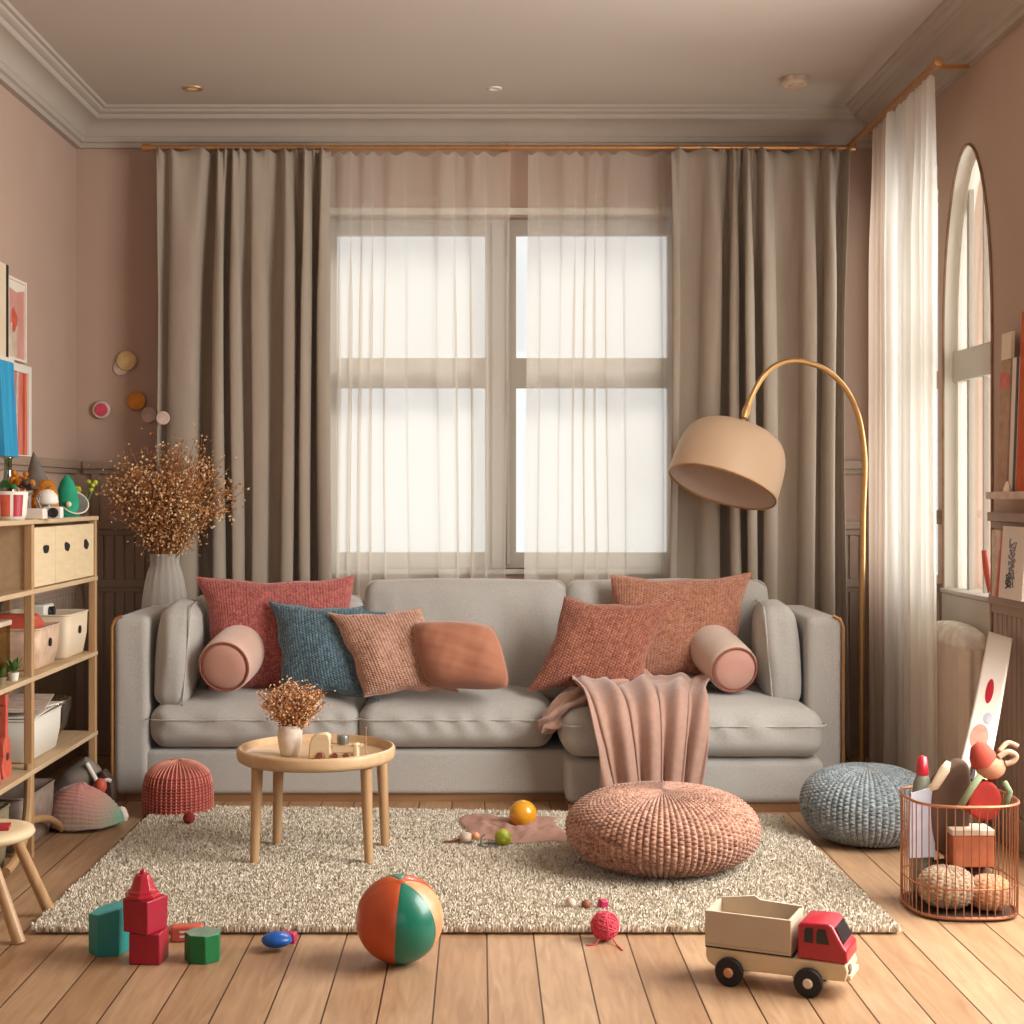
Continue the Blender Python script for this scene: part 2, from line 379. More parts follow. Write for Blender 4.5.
# window_1: double casement behind the sheers
def rectframe(bm, axis, pos, th, u0, u1, z0, z1, openings):
    """solid board with rectangular openings"""
    us = sorted({u0, u1} | {o[0] for o in openings} | {o[1] for o in openings}); zs = sorted({z0, z1} | {o[2] for o in openings} | {o[3] for o in openings})
    g = {}; fs = []
    def v(u, z):
        if (u, z) not in g: g[(u, z)] = bm.verts.new((u, pos, z) if axis == 'y' else (pos, u, z))
        return g[(u, z)]
    for i in range(len(us)-1):
        for j in range(len(zs)-1):
            cu, cz = (us[i]+us[i+1])/2, (zs[j]+zs[j+1])/2
            if any(o[0] < cu < o[1] and o[2] < cz < o[3] for o in openings): continue
            fs.append(bm.faces.new((v(us[i], zs[j]), v(us[i+1], zs[j]), v(us[i+1], zs[j+1]), v(us[i], zs[j+1]))))
    d = bmesh.ops.extrude_face_region(bm, geom=fs)
    vs = [e for e in d['geom'] if isinstance(e, bmesh.types.BMVert)]
    bmesh.ops.translate(bm, verts=vs, vec=(0, th, 0) if axis == 'y' else (th, 0, 0))
w1 = struct(link(bpy.data.objects.new('window_1', None))); w1.location = (.11, YB, .93)
panes = [(x0, x1, z0, z1) for x0, x1 in ((-.722, .026), (.182, .945)) for z0, z1 in ((1.012, 1.84), (1.99, 2.61))]
bm = B(); rectframe(bm, 'y', YB+.05, .06, -.775, 1.0, .93, 2.69, panes); fin(bm, 'window_frame', M['trimgrey'], w1, bev=.006)
bm = B()
for x in (-.775, .08): pass
box(bm, .06, .075, YB+.03, YB+.05, .95, 2.67); box(bm, .135, .15, YB+.03, YB+.05, .95, 2.67)
fin(bm, 'center_stop', M['trimgrey'], w1, bev=.003)
for p in panes:
    bm = B(); box(bm, p[0], p[1], YB+.078, YB+.084, p[2], p[3]); fin(bm, 'glass_pane', M['glass'], w1)
bm = B(); box(bm, -.82, 1.05, YB-.05, YB+.05, .905, .93); fin(bm, 'window_sill', M['trimgrey'], w1, bev=.006)
bm = B(); box(bm, -.83, 1.06, YB-.012, YB+.0, 2.7, 2.735); box(bm, -.83, -.79, YB-.012, YB, .93, 2.7); box(bm, 1.01, 1.06, YB-.012, YB, .93, 2.7)
fin(bm, 'architrave', M['white_paint'], w1, bev=.003)
# window_2: arched window in the right wall
w2 = struct(link(bpy.data.objects.new('window_2', None))); w2.location = (XR, ac, AZ0)
bm = B()
outer = [(A0+.004, .70)] + [(ac-(aa-.004)*math.cos(PI*i/24), ASP+(ATOP-ASP-.004)*math.sin(PI*i/24)) for i in range(25)] + [(A1-.004, .70)]
tube(bm, [(XR-.004, y, z) for y, z in outer], .006, 8)
fin_auto(bm, 'gold_trim', mat('aged_bronze', (150,118,92), .5, metal=.4), w2)
bm = B()   # casing rings (rounded arch sash)
def archring(bm, x0, x1, ao, bo, ai, bi, z0):
    n = 24
    O = [(ac-ao, z0)] + [(ac-ao*math.cos(PI*i/n), ASP+bo*math.sin(PI*i/n)) for i in range(n+1)] + [(ac+ao, z0)]
    I = [(ac-ai, z0)] + [(ac-ai*math.cos(PI*i/n), ASP+bi*math.sin(PI*i/n)) for i in range(n+1)] + [(ac+ai, z0)]
    vs = [[[bm.verts.new((x, y, z)) for (y, z) in L] for L in (O, I)] for x in (x0, x1)]
    for k in range(len(O)-1):
        bm.faces.new((vs[0][0][k], vs[0][0][k+1], vs[0][1][k+1], vs[0][1][k]))
        bm.faces.new((vs[1][0][k], vs[1][0][k+1], vs[1][1][k+1], vs[1][1][k]))
        for q in (0, 1): bm.faces.new((vs[0][q][k], vs[0][q][k+1], vs[1][q][k+1], vs[1][q][k]))
b1 = ATOP-ASP
archring(bm, XR+.05, XR+.09, aa, b1, aa-.035, b1-.045, AZ0)
archring(bm, XR+.001, XR+.05, aa, b1, aa-.008, b1-.009, AZ0)
fin_auto(bm, 'arched_sash', M['white_paint'], w2)
bm = B(); box(bm, XR+.035, XR+.085, A0+.01, A1-.01, 1.78, 1.91); fin(bm, 'transom', M['trimgrey'], w2, bev=.004)
bm = B(); bm.free()
for y_, w_ in ((6.08, .008), (6.27, .016)):
    for z0_, z1_ in ((AZ0, 1.785), (1.905, ASP+b1*math.sqrt(1-((y_-ac)/aa)**2)-.03)):
        bm = B(); box(bm, XR+.055, XR+.075, y_-w_, y_+w_, z0_, z1_); fin(bm, 'glazing_bar', M['trimgrey'], w2)
bm = B(); prism(bm, [(A0+.03, AZ0)] + [(ac-(aa-.03)*math.cos(PI*i/24), ASP+(b1-.03)*math.sin(PI*i/24)) for i in range(25)] + [(A1-.03, AZ0)], 'x', XR+.066, XR+.069)
fin(bm, 'glass_pane', M['glass'], w2)
bm = B(); box(bm, XR-.012, XR+.0, A0+.01, A1-.01, .56, AZ0-.005); fin(bm, 'apron_panel', M['trimgrey'], w2, bev=.004)
bm = B(); box(bm, XR-.02, XR+.1, A0+.01, A1-.01, AZ0-.004, AZ0+.014); fin(bm, 'window_sill', M['trimgrey'], w2, bev=.004)
# window_3 behind the white sheer, window_4 is the daylight opening nearer the camera
w3 = struct(link(bpy.data.objects.new('window_3', None))); w3.location = (XR, 6.98, AZ0)
bm = B(); rectframe(bm, 'x', XR+.08, .05, 6.5, 7.36, AZ0, ATOP, [(6.55, 7.31, AZ0+.05, 1.78), (6.55, 7.31, 1.86, ATOP-.05)]); fin(bm, 'window_frame', M['trimgrey'], w3, bev=.004)
bm = B(); box(bm, XR+.1, XR+.104, 6.54, 7.32, AZ0+.04, ATOP-.04); fin(bm, 'glass_pane', M['glass'], w3)

# ceiling fittings
for i, (px, lab) in enumerate(((193, 'small round brass recessed spotlight in ceiling above left drape'), (495, 'faint pale recessed spotlight in ceiling above window centre'))):
    Z = F*(HC-EYE)/(495-88); t = thing('recessed_light', lab, 'ceiling light', ((px-480)*Z/F, Z, HC))
    k = 1 if i == 0 else .7
    bm = B(); lathe(bm, [(.026*k, -.001), (.03*k, -.006), (.044*k, -.006), (.047*k, 0)], t.location, 28); fin_auto(bm, 'trim_ring', M['brass'] if i == 0 else M['white_paint'], t)
    bm = B(); lathe(bm, [(0, -.002), (.026*k, -.003)], t.location, 20); fin_auto(bm, 'lens', M['cream'], t)
Z = F*(HC-EYE)/(495-78); t = thing('smoke_detector', 'round beige smoke detector on ceiling above right drape', 'smoke detector', ((795-480)*Z/F, Z, HC))
bm = B(); lathe(bm, [(.058, 0), (.06, -.004), (.06, -.024), (.052, -.034), (.03, -.036)], t.location, 32); fin_auto(bm, 'housing', M['ledge'], t)
bm = B(); lathe(bm, [(.03, -.036), (.028, -.042), (0, -.043)], t.location, 24); fin_auto(bm, 'sensor_cap', M['shade'], t)

# ------------------------------------------------------------------ curtains
def curtain(name, label, m, x0, x1, yc, ztop, zbot, folds, amp, seed, axis='y', nz=60, per=26, flare=0, thick=.0, cat='curtain', group=None, pinch=.35):
    rg = np.random.default_rng(seed)
    n = folds*per; s = np.linspace(0, 1, n)
    # irregular fold phase
    ph = s*folds + .28*np.sin(2*PI*s*folds*.31+rg.uniform(0,6)) + .22*np.sin(2*PI*s*folds*.17+rg.uniform(0,6))
    am = 1 + .35*np.sin(2*PI*s*folds*.23+rg.uniform(0,6))
    v = np.linspace(0, 1, nz)[None, :]; S = s[:, None]; PH = ph[:, None]*2*PI; AM = am[:, None]
    k = pinch + (1-pinch)*np.clip(v*5, 0, 1)**.7
    body = np.sin(PH + .45*np.sin(3*v+seed+5*S)) 
    body = np.sign(body)*np.abs(body)**.75
    top = np.sin(PH*2)*.35
    d = amp*AM*(k*body + (1-np.clip(v*6,0,1))*top) + amp*.18*np.sin(PH*.37+v*2.4)
    lat = -.33*(x1-x0)/folds*np.sin(2*PH/2*2)*.35*np.clip(v*4, 0, 1) + .008*np.sin(v*5+PH*.2)
    z = ztop + (zbot-ztop)*v + 0*S
    z = z + (1-np.clip(v*30,0,1))*.012*np.cos(PH*2)
    xc = (x0+x1)/2; X = x0 + (x1-x0)*S + lat + flare*v**1.5*(S-.5)*(x1-x0)
    P = np.zeros((n, nz, 3)); 
    if axis == 'y': P[..., 0] = X; P[..., 1] = yc - d; P[..., 2] = z; loc = ((x0+x1)/2, yc, zbot)
    else: P[..., 1] = X; P[..., 0] = yc - d; P[..., 2] = z; loc = (yc, (x0+x1)/2, zbot)
    o = grid_obj(name, P, m, loc=loc, thick=thick)
    return tag(o, label, cat, group)
ZT = 2.985
curtain('curtain', 'heavy taupe linen drape left of the back window', M['drape'], -1.585, -.735, 7.33, ZT, .015, 7, .05, 3, thick=.003)
curtain('curtain', 'heavy taupe linen drape right of the back window behind the arc lamp', M['drape'], .93, 1.80, 7.33, ZT, .015, 7, .05, 11, thick=.003)
curtain('sheer_curtain', 'beige sheer curtain over left half of the back window', M['sheer'], -.77, .15, 7.405, ZT, .02, 5, .018, 5, per=26, pinch=.9)
curtain('sheer_curtain', 'beige sheer curtain over right half of the back window', M['sheer'], .235, .975, 7.405, ZT, .02, 5, .018, 8, per=26, pinch=.9)
curtain('sheer_curtain', 'long white sheer curtain on right wall beside arched window', M['sheer_white'], 6.02, 6.66, 1.82, ZT, .02, 7, .022, 21, axis='x', per=20, flare=.08)
curtain('sheer_curtain', 'narrow blush sheer curtain in right corner behind the white sheer', M['sheer_blush'], 6.68, 6.98, 1.83, ZT, .02, 5, .02, 25, axis='x', per=20, flare=.05)
t = thing('curtain_rod', 'long copper gold curtain rod across the back wall', 'curtain rod', (.11, 7.34, 3.0))
bm = B(); tube(bm, [(-1.62, 7.34, 3.0), (1.80, 7.34, 3.0)], .012, 12); fin_auto(bm, 'rod', M['rodbrass'], t)
for x in (-1.63, 1.815):
    bm = B(); lathe(bm, [(0, -.022), (.018, -.02), (.02, 0), (.018, .02), (0, .022)], (x, 7.34, 3.0), 16, axis=(1,0,0)); fin_auto(bm, 'finial', M['rodbrass'], t)
for x in (-1.3, .13, 1.5):
    bm = B(); box(bm, x-.008, x+.008, 7.34, YB-.02, 3.006, 3.02); fin(bm, 'bracket', M['rodbrass'], t)
t = thing('curtain_rod', 'short copper gold curtain rod along the right wall', 'curtain rod', (1.845, 6.5, 3.0))
bm = B(); tube(bm, [(1.805, 5.93, 3.006), (1.805, 7.3, 3.006)], .014, 12); fin_auto(bm, 'rod', M['rodbrass'], t)
bm = B(); lathe(bm, [(0, -.022), (.018, -.02), (.02, 0), (.018, .02), (0, .022)], (1.805, 5.92, 3.006), 16, axis=(0,1,0)); fin_auto(bm, 'finial', M['rodbrass'], t)
for y in (6.0, 7.1):
    bm = B(); box(bm, 1.805, XR-.03, y-.008, y+.008, 3.004, 3.02); fin(bm, 'bracket', M['rodbrass'], t)

# ------------------------------------------------------------------ rug
RC = [(-1.33, 4.43), (1.245, 4.43), (1.20, 5.99), (-1.32, 6.18)]
t = thing('area_rug', 'shaggy cream and grey flecked rug in front of the sofa', 'rug', (0, 5.25, 0))
bm = B(); prism(bm, [(a*.992, 5.25+(b-5.25)*.985) for a, b in RC], 'z', .001, .010); fin(bm, 'backing', mat('rug_backing', (170,156,136), .95), t, bev=.004)
def rug_pile(N=270000):
    a = RNG.random(N); b = RNG.random(N)
    c0 = np.array(RC[0]); c1 = np.array(RC[1]); c2 = np.array(RC[2]); c3 = np.array(RC[3])
    p = (c0[None]*(1-a)[:,None] + c1[None]*a[:,None])*(1-b)[:,None] + (c3[None]*(1-a)[:,None] + c2[None]*a[:,None])*b[:,None]
    h = RNG.uniform(.012, .022, N); th = RNG.uniform(0, 2*PI, N); w = RNG.uniform(.0017, .0034, N); ln = RNG.uniform(.001, .007, N); ta = RNG.uniform(0, 2*PI, N)
    cx, sx = np.cos(th)*w, np.sin(th)*w; tx, ty = np.cos(ta)*ln, np.sin(ta)*ln
    V = np.zeros((N, 5, 3)); z0 = .009
    V[:, 0] = np.stack([p[:,0]-cx, p[:,1]-sx, np.full(N, z0)], 1); V[:, 1] = np.stack([p[:,0]+cx, p[:,1]+sx, np.full(N, z0)], 1)
    V[:, 2] = np.stack([p[:,0]+cx*1.1+tx*.6, p[:,1]+sx*1.1+ty*.6, z0+h*.75], 1); V[:, 3] = np.stack([p[:,0]-cx*1.1+tx*.6, p[:,1]-sx*1.1+ty*.6, z0+h*.75], 1)
    V[:, 4] = np.stack([p[:,0]+tx, p[:,1]+ty, z0+h], 1)
    base = (np.arange(N)*5)
    q = np.stack([base, base+1, base+2, base+3], 1); tr = np.stack([base+3, base+2, base+4], 1)
    me = bpy.data.meshes.new('pile'); me.vertices.add(N*5); me.vertices.foreach_set('co', V.ravel())
    me.loops.add(N*7); me.loops.foreach_set('vertex_index', np.concatenate([q, tr], 1).ravel())
    me.polygons.add(N*2); ls = (np.arange(N)*7)[:, None] + np.array([0, 4])[None]
    me.polygons.foreach_set('loop_start', ls.ravel()); me.polygons.foreach_set('loop_total', np.tile([4, 3], N))
    me.update(calc_edges=True); me.validate()
    ca = me.color_attributes.new('yarn', 'FLOAT_COLOR', 'POINT')
    ca_l = np.array(lin((232,222,204))[:3]); cb = np.array(lin((206,194,174))[:3]); cc = np.array(lin((158,142,120))[:3])
    k = RNG.random(N); cl = np.where((k < .62)[:, None], ca_l, np.where((k < .9)[:, None], cb, cc))
    c = np.ones((N, 5, 4)); c[:, :, :3] = cl[:, None, :]; ca.data.foreach_set('color', c.ravel())
    me.materials.append(M['pilemat'])
    o = link(bpy.data.objects.new('pile', me)); place(o, t, True); o['kind'] = 'stuff'
M['pilemat'] = attr_mat('rug_pile', rough=.95, sheen=.2, bump=0)
rug_pile()
RUGZ = .026

# ------------------------------------------------------------------ soft shapes
def rbox(c, hx, hy, hz, r, crown=(0,0), puff=0, n=26, wr=0, seed=1, rot=None, name='cushion', m=None, parent=None, wf=14, sag=None):
    """rounded, puffed cushion: c centre, half sizes, edge radius"""
    t_ = np.linspace(-1, 1, n); t_ = np.sign(t_)*(1-(1-np.abs(t_))**1.6)
    U, V = np.meshgrid(t_, t_, indexing='ij'); O = np.ones_like(U)
    pts = []; quads = []; off = 0
    for fx in (np.stack([O, U, V], -1), np.stack([-O, V, U], -1), np.stack([V, O, U], -1), np.stack([U, -O, V], -1), np.stack([U, V, O], -1), np.stack([V, U, -O], -1)):
        idx = np.arange(n*n).reshape(n, n) + off; off += n*n
        pts.append(fx.reshape(-1, 3)); quads.append(np.stack([idx[:-1,:-1], idx[1:,:-1], idx[1:,1:], idx[:-1,1:]], -1).reshape(-1, 4))
    q = np.concatenate(pts); H = np.array([hx, hy, hz]); p = q*H
    inner = np.clip(p, -(H-r), H-r); d = p-inner; L = np.linalg.norm(d, axis=1, keepdims=True); L[L == 0] = 1
    nrm = d/L; p = inner + nrm*np.minimum(r, np.abs(d).max(axis=1, keepdims=True)+1e-9)
    qx, qy, qz = p[:,0]/hx, p[:,1]/hy, p[:,2]/hz
    top = np.clip(qz, 0, 1); bot = np.clip(-qz, 0, 1)
    cr = (1-np.clip(np.abs(qx),0,1)**3)*(1-np.clip(np.abs(qy),0,1)**3)
    p[:,2] += crown[0]*cr*top - crown[1]*cr*bot
    p[:,0] += puff*qx*(1-qz**2)*(1-qy**4)*.5; p[:,1] += puff*qy*(1-qz**2)*(1-qx**4)*.5
    if wr:
        f = fbm(p[:,0]*wf+seed, p[:,1]*wf*.6+p[:,2]*5, seed, 4)
        w_ = wr*f; p += nrm*0
        p[:,2] += w_*top*.5; p[:,1] += w_*np.abs(qy)**6*np.sign(qy)*1.2; p[:,0] += w_*np.abs(qx)**6*np.sign(qx)
        # pulled seam creases on the front
        f2 = np.sin(p[:,0]*wf*3+3*np.sin(p[:,0]*7+seed)+2*qz)*np.exp(-((qz-.3)/.55)**2)
        p[:,1] += wr*1.3*f2*np.abs(qy)**8*np.sign(qy)
    bm = bmesh.new(); vs = [bm.verts.new(x) for x in p]
    for f in np.concatenate(quads): bm.faces.new([vs[i] for i in f])
    bmesh.ops.remove_doubles(bm, verts=bm.verts, dist=1e-5)
    if rot is not None: bmesh.ops.rotate(bm, verts=bm.verts, cent=(0,0,0), matrix=Euler(rot).to_matrix())
    bmesh.ops.translate(bm, verts=bm.verts, vec=c)
    return fin(bm, name, m or M['sofa'], parent, smooth=True)
def rrect(hx, hy, r, z=0, n=8):
    pts = []
    for cx, cy, a0 in ((hx-r, hy-r, 0), (-hx+r, hy-r, 90), (-hx+r, -hy+r, 180), (hx-r, -hy+r, 270)):
        for i in range(n+1):
            a = R(a0+90*i/n); pts.append(Vector((cx+r*math.cos(a), cy+r*math.sin(a), z)))
    return pts
def piping(c, hx, hy, r, z, parent, rad=.004, rot=None, plane='xy', grow=0):
    pts = rrect(hx+grow, hy+grow, r, z)
    if plane == 'yz': pts = [Vector((p.z, p.x, p.y)) for p in pts]
    if plane == 'xz': pts = [Vector((p.x, p.z, p.y)) for p in pts]
    if rot is not None:
        mx = Euler(rot).to_matrix(); pts = [mx @ p for p in pts]
    pts = [p+Vector(c) for p in pts]
    dense = []
    for a, b in zip(pts, pts[1:]+pts[:1]):
        k = max(1, int((b-a).length/.03))
        for i in range(k): dense.append(a+(b-a)*i/k)
    bm = B(); tube(bm, dense, rad, 6, closed=True); return fin_auto(bm, 'piping', M['sofa_pipe'], parent)

# ------------------------------------------------------------------ sofa
SF, SB = 6.33, 7.04
S = thing('sofa', 'long light grey sofa with chaise end and oak plinth', 'sofa', (0, 6.7, 0))
bm = B(); box(bm, -1.50, 1.47, SF+.03, SB-.02, .0, .035); box(bm, .36, 1.41, 6.15, SF+.029, 0, .035); fin(bm, 'plinth', M['plinth'], S)
rbox((-.5, (SF+SB)/2, .128), .92, (SB-SF)/2-.01, .094, .02, name='base', parent=S, wr=.001)
rbox((.88, (6.12+SB)/2, .128), .53, (SB-6.12)/2-.01, .094, .035, name='chaise_base', parent=S, wr=.0015)
for sx, x0, x1 in ((-1, -1.55, -1.40), (1, 1.38, 1.53)):
    rbox(((x0+x1)/2, (SF+SB)/2, .41), (x1-x0)/2, (SB-SF)/2, .376, .03, name='arm', parent=S, wr=.001)
    xo = x0-.002 if sx < 0 else x1+.002
    bm = B(); yy = SF-.003
    pts = [(xo, yy, .0), (xo, yy, .745), (xo - sx*.012, yy+.004, .775), (xo-sx*.04, yy+.01, .789)]
    tube(bm, pts, .007, 8); fin_auto(bm, 'gold_edge', M['rodbrass'], S)
rbox((-.01, SB-.06, .42), 1.40, .07, .37, .03, name='back_frame', parent=S)
# seat cushions
for x0, x1, y0 in ((-1.395, -.515, SF-.02), (-.505, .305, SF-.02)):
    c = rbox(((x0+x1)/2, (y0+SB-.12)/2, .32), (x1-x0)/2, (SB-.12-y0)/2, .092, .07, crown=(.045, 0), puff=.03, wr=.005, seed=int(x0*10)+30, name='seat_cushion', parent=S, n=64)
    piping(((x0+x1)/2, (y0+SB-.12)/2, .355), (x1-x0)/2, (SB-.12-y0)/2, .07, 0, c, .0028, grow=.0165)
x0, x1, y0 = .345, 1.40, 6.09
c = rbox(((x0+x1)/2, (y0+SB-.12)/2, .325), (x1-x0)/2, (SB-.12-y0)/2, .098, .07, crown=(.04, 0), puff=.03, wr=.005, seed=44, name='chaise_cushion', parent=S, n=64)
piping(((x0+x1)/2, (y0+SB-.12)/2, .362), (x1-x0)/2, (SB-.12-y0)/2, .07, 0, c, .0028, grow=.0165)
# back cushions (two in the middle, one at each end behind the pillows)
for x0, x1, h in ((-1.30, -.53, .235), (-.515, .385, .27), (.40, 1.30, .27)):
    c = rbox(((x0+x1)/2, SB-.20, .635-(.27-h)), (x1-x0)/2, .085, h, .05, crown=(.012, 0), puff=.05, wr=.005, seed=int(x0*7)+50, rot=(R(-6), 0, 0), name='back_cushion', parent=S)
    piping(((x0+x1)/2, SB-.20, .635-(.27-h)), (x1-x0)/2, h, .05, -.04, c, .0035, rot=(R(-6), 0, 0), plane='xz', grow=.004)
# side cushions leaning on the arms
for sx, cx in ((-1, -1.318), (1, 1.298)):
    c = rbox((cx, 6.585, .612), .072, .25, .212, .055, crown=(.012, .0), puff=.05, wr=.006, seed=60+sx, rot=(0, R(5*-sx), R(-6*sx)), name='side_cushion', parent=S)
    piping((cx, 6.585, .612), .25, .212, .06, -sx*.052, c, .0035, rot=(0, R(5*-sx), R(-6*sx)), plane='yz', grow=.008)

# ------------------------------------------------------------------ pillows
def yarncol(shape, c1, c2, seed, cells):
    rg = np.random.default_rng(seed); T = rg.random((400, 400)); k = T[cells[0] % 400, cells[1] % 400][..., None]
    sh = np.broadcast_shapes(cells[0].shape, cells[1].shape); k = .3*k + .7*rg.random(sh)[..., None]; k = np.clip((k-.5)*1.3+.5, 0, 1)
    a = np.array(lin(c1)[:3]); b = np.array(lin(c2)[:3]); return a*(1-k) + b*k
def pillow(name, label, c, w, h, th, rot, m=None, knit=None, cols=None, seed=1, corner=0, crumple=.01, group='cushions along the sofa', pull=.12, shear=0, pw=.55):
    n = 230 if knit else 60
    t_ = np.linspace(-1, 1, n)*.55 + .45*np.sin(np.linspace(-PI/2, PI/2, n)); U, V = np.meshgrid(t_, t_, indexing='ij'); parts = []
    T = thing(name, label, 'cushion', c, rot, group)
    X = U*w/2*(1-pull*(1-np.abs(V)**2)**1.0*np.abs(U)**3*1.0); Z = V*h/2*(1-pull*(1-np.abs(U)**2)*np.abs(V)**3)
    X = X + shear*Z; th_ = th/2*((1-np.abs(U)**3.2)*(1-np.abs(V)**3.2))**pw*(1-.18*(U**2*V**2))
    wr = crumple*fbm(U*3.2, V*3.2, seed, 4)*(1-U**6)*(1-V**6)
    edge = np.sin(np.arctan2(V, U)*9+seed)*.004*np.maximum(U**8, V**8)*(0 if corner else 1); X = X*(1-corner*U**2*V**4); Z = Z*(1-corner*V**2*U**4)
    nV = []
    for s in (1, -1):
        D = s*(th_) + wr
        if knit:
            su, sv = knit; cu = U*w/2/su; cv = V*h/2/sv; ci = np.floor(cu).astype(int)
            vv = cv + .5*(ci % 2); cj = np.floor(vv).astype(int)
            hgt = np.sqrt(np.abs(np.sin(PI*cu)))*np.sqrt(np.abs(np.sin(PI*vv)))
            D = D + s*.0075*hgt*(1-np.maximum(U**20, V**20))
            col = yarncol(U.shape, *cols, seed, (ci+150, cj+150))
        P = np.stack([X+edge, -D, Z+edge], -1); nV.append((P, col if knit else None))
    # one closed mesh: front grid + back grid share the outline
    Pf, Pb = nV[0][0], nV[1][0]; bmv = np.concatenate([Pf.reshape(-1,3), Pb.reshape(-1,3)])
    idx = np.arange(n*n).reshape(n, n); q1 = np.stack([idx[:-1,:-1], idx[1:,:-1], idx[1:,1:], idx[:-1,1:]], -1).reshape(-1,4); q2 = q1[:, ::-1]+n*n
    me = bpy.data.meshes.new('cover'); me.from_pydata(bmv.tolist(), [], np.concatenate([q1, q2]).tolist())
    me.polygons.foreach_set('use_smooth', [True]*len(me.polygons))
    if knit:
        ca = me.color_attributes.new('yarn', 'FLOAT_COLOR', 'POINT'); cc = np.ones((2*n*n, 4)); cc[:, :3] = np.concatenate([nV[0][1].reshape(-1,3), nV[1][1].reshape(-1,3)]); ca.data.foreach_set('color', cc.ravel())
    me.materials.append(M['knit'] if knit else m); o = link(bpy.data.objects.new('cover', me)); o.parent = T
    # seam cord around the outline
    e = list(Pf[:, 0]) + list(Pf[-1, 1:]) + list(Pf[::-1, -1][1:]) + list(Pf[0, ::-1][1:-1])
    e = [Vector(p) for p in e[::2]]
    bm = B(); tube(bm, e, .003, 5, closed=True); s_ = fin_auto(bm, 'seam', m or M['cord'] if False else M['seam_'+name] if 'seam_'+name in M else (m or M['cord']), None); s_.parent = T
    return T
KN = (.0135, .0115)
M['seam_pillow_pink'] = mat('pink_seam', (196,118,104), .9)
def pil(px, py, Z, w, h, th, rot, label, cols=None, m=None, seam=None, knit=KN, seed=1, **k):
    M['seam_pillow'] = seam or m
    p = W(px, py, Z)
    return pillow('pillow', label, (p.x, p.y, p.z), w, h, th, rot, m=m, knit=knit if cols else None, cols=cols, seed=seed, **k)
seams = {n_: mat('seam_'+n_, c_, .9) for n_, c_ in (('pink', (196,112,100)), ('teal', (66,96,112)), ('peach', (200,146,120)), ('rust', (168,94,66)), ('orange', (196,128,98)))}
pil(281, 634, 6.62, .69, .52, .17, (R(-13), R(0), R(4)), 'large pink red knitted cushion at the left end of the sofa', cols=((196,116,106), (128,58,56)), seam=seams['pink'], seed=2, shear=-.10)
pil(352, 640, 6.74, .34, .30, .08, (R(-14), R(4), 0), 'slate blue cushion mostly hidden behind the pink and teal cushions', cols=((96,122,140), (76,100,118)), seam=seams['teal'], seed=9)
pil(323, 650, 6.45, .42, .41, .15, (R(-18), R(3), R(-6)), 'teal blue knitted cushion between the pink and peach ones', cols=((112,138,148), (38,58,72)), seam=seams['teal'], seed=3, shear=-.25)
pil(393, 652, 6.37, .40, .38, .14, (R(-20), R(-3), R(5)), 'pale peach knitted cushion leaning on the teal one', cols=((206,166,144), (150,104,84)), seam=seams['peach'], seed=4, shear=-.35)
pil(460, 655, 6.31, .36, .275, .20, (R(-22), R(2), R(-4)), 'small plump terracotta velvet cushion on the middle seat', m=M['velvet'], seam=M['velvet'], seed=5, crumple=.011, corner=.09, pull=-.02, shear=-.30, pw=.42)
pil(601, 646, 6.42, .47, .41, .15, (R(-18), R(2), R(-6)), 'rust orange knitted cushion tilted on the chaise beside the middle seat', cols=((180,118,94), (104,52,38)), seam=seams['rust'], seed=6, shear=.32)
pil(676, 628, 6.62, .62, .48, .16, (R(-14), R(-1), R(-3)), 'large light orange knitted cushion behind the rust one', cols=((192,140,114), (130,78,58)), seam=seams['orange'], seed=7, shear=.12)
# bolsters
def bolster(label, px, py, Z, r, L, d, m, mend):
    p = W(px, py, Z); ax = Vector(d).normalized(); T = thing('bolster_cushion', label, 'bolster', p)
    bm = B(); pr = [(r*.9, 0), (r*.985, .012), (r, .035)] + [(r*(1+.03*math.sin(PI*i/10)), .035+(L-.07)*i/10) for i in range(1, 10)] + [(r, L-.035), (r*.96, L-.012), (r*.8, L), (0, L+.005)]
    lathe(bm, pr, p, 48, axis=ax); fin(bm, 'cover', m, T, smooth=True)
    bm = B(); lathe(bm, [(0, -.014), (r*.4, -.013), (r*.72, -.007), (r*.86, .004), (r*.88, .02)], p, 40, axis=ax); fin(bm, 'end_panel', mend, T, smooth=True)
    bm = B(); U = ax.orthogonal().normalized(); V = ax.cross(U); tube(bm, [p+U*(r*.9*math.cos(2*PI*i/40))+V*(r*.9*math.sin(2*PI*i/40)) for i in range(40)], .005, 6, closed=True)
    fin_auto(bm, 'cord_trim', M['cord'], T)
bolster('blush pink bolster with rust cord lying by the left arm', 224, 667, 6.30, .115, .34, (.10, .95, .16), M['blush'], M['blush2'])
bolster('taupe and mauve bolster lying by the right arm', 735, 670, 6.28, .105, .36, (-.18, .95, .22), M['taupev'], M['mauve'])

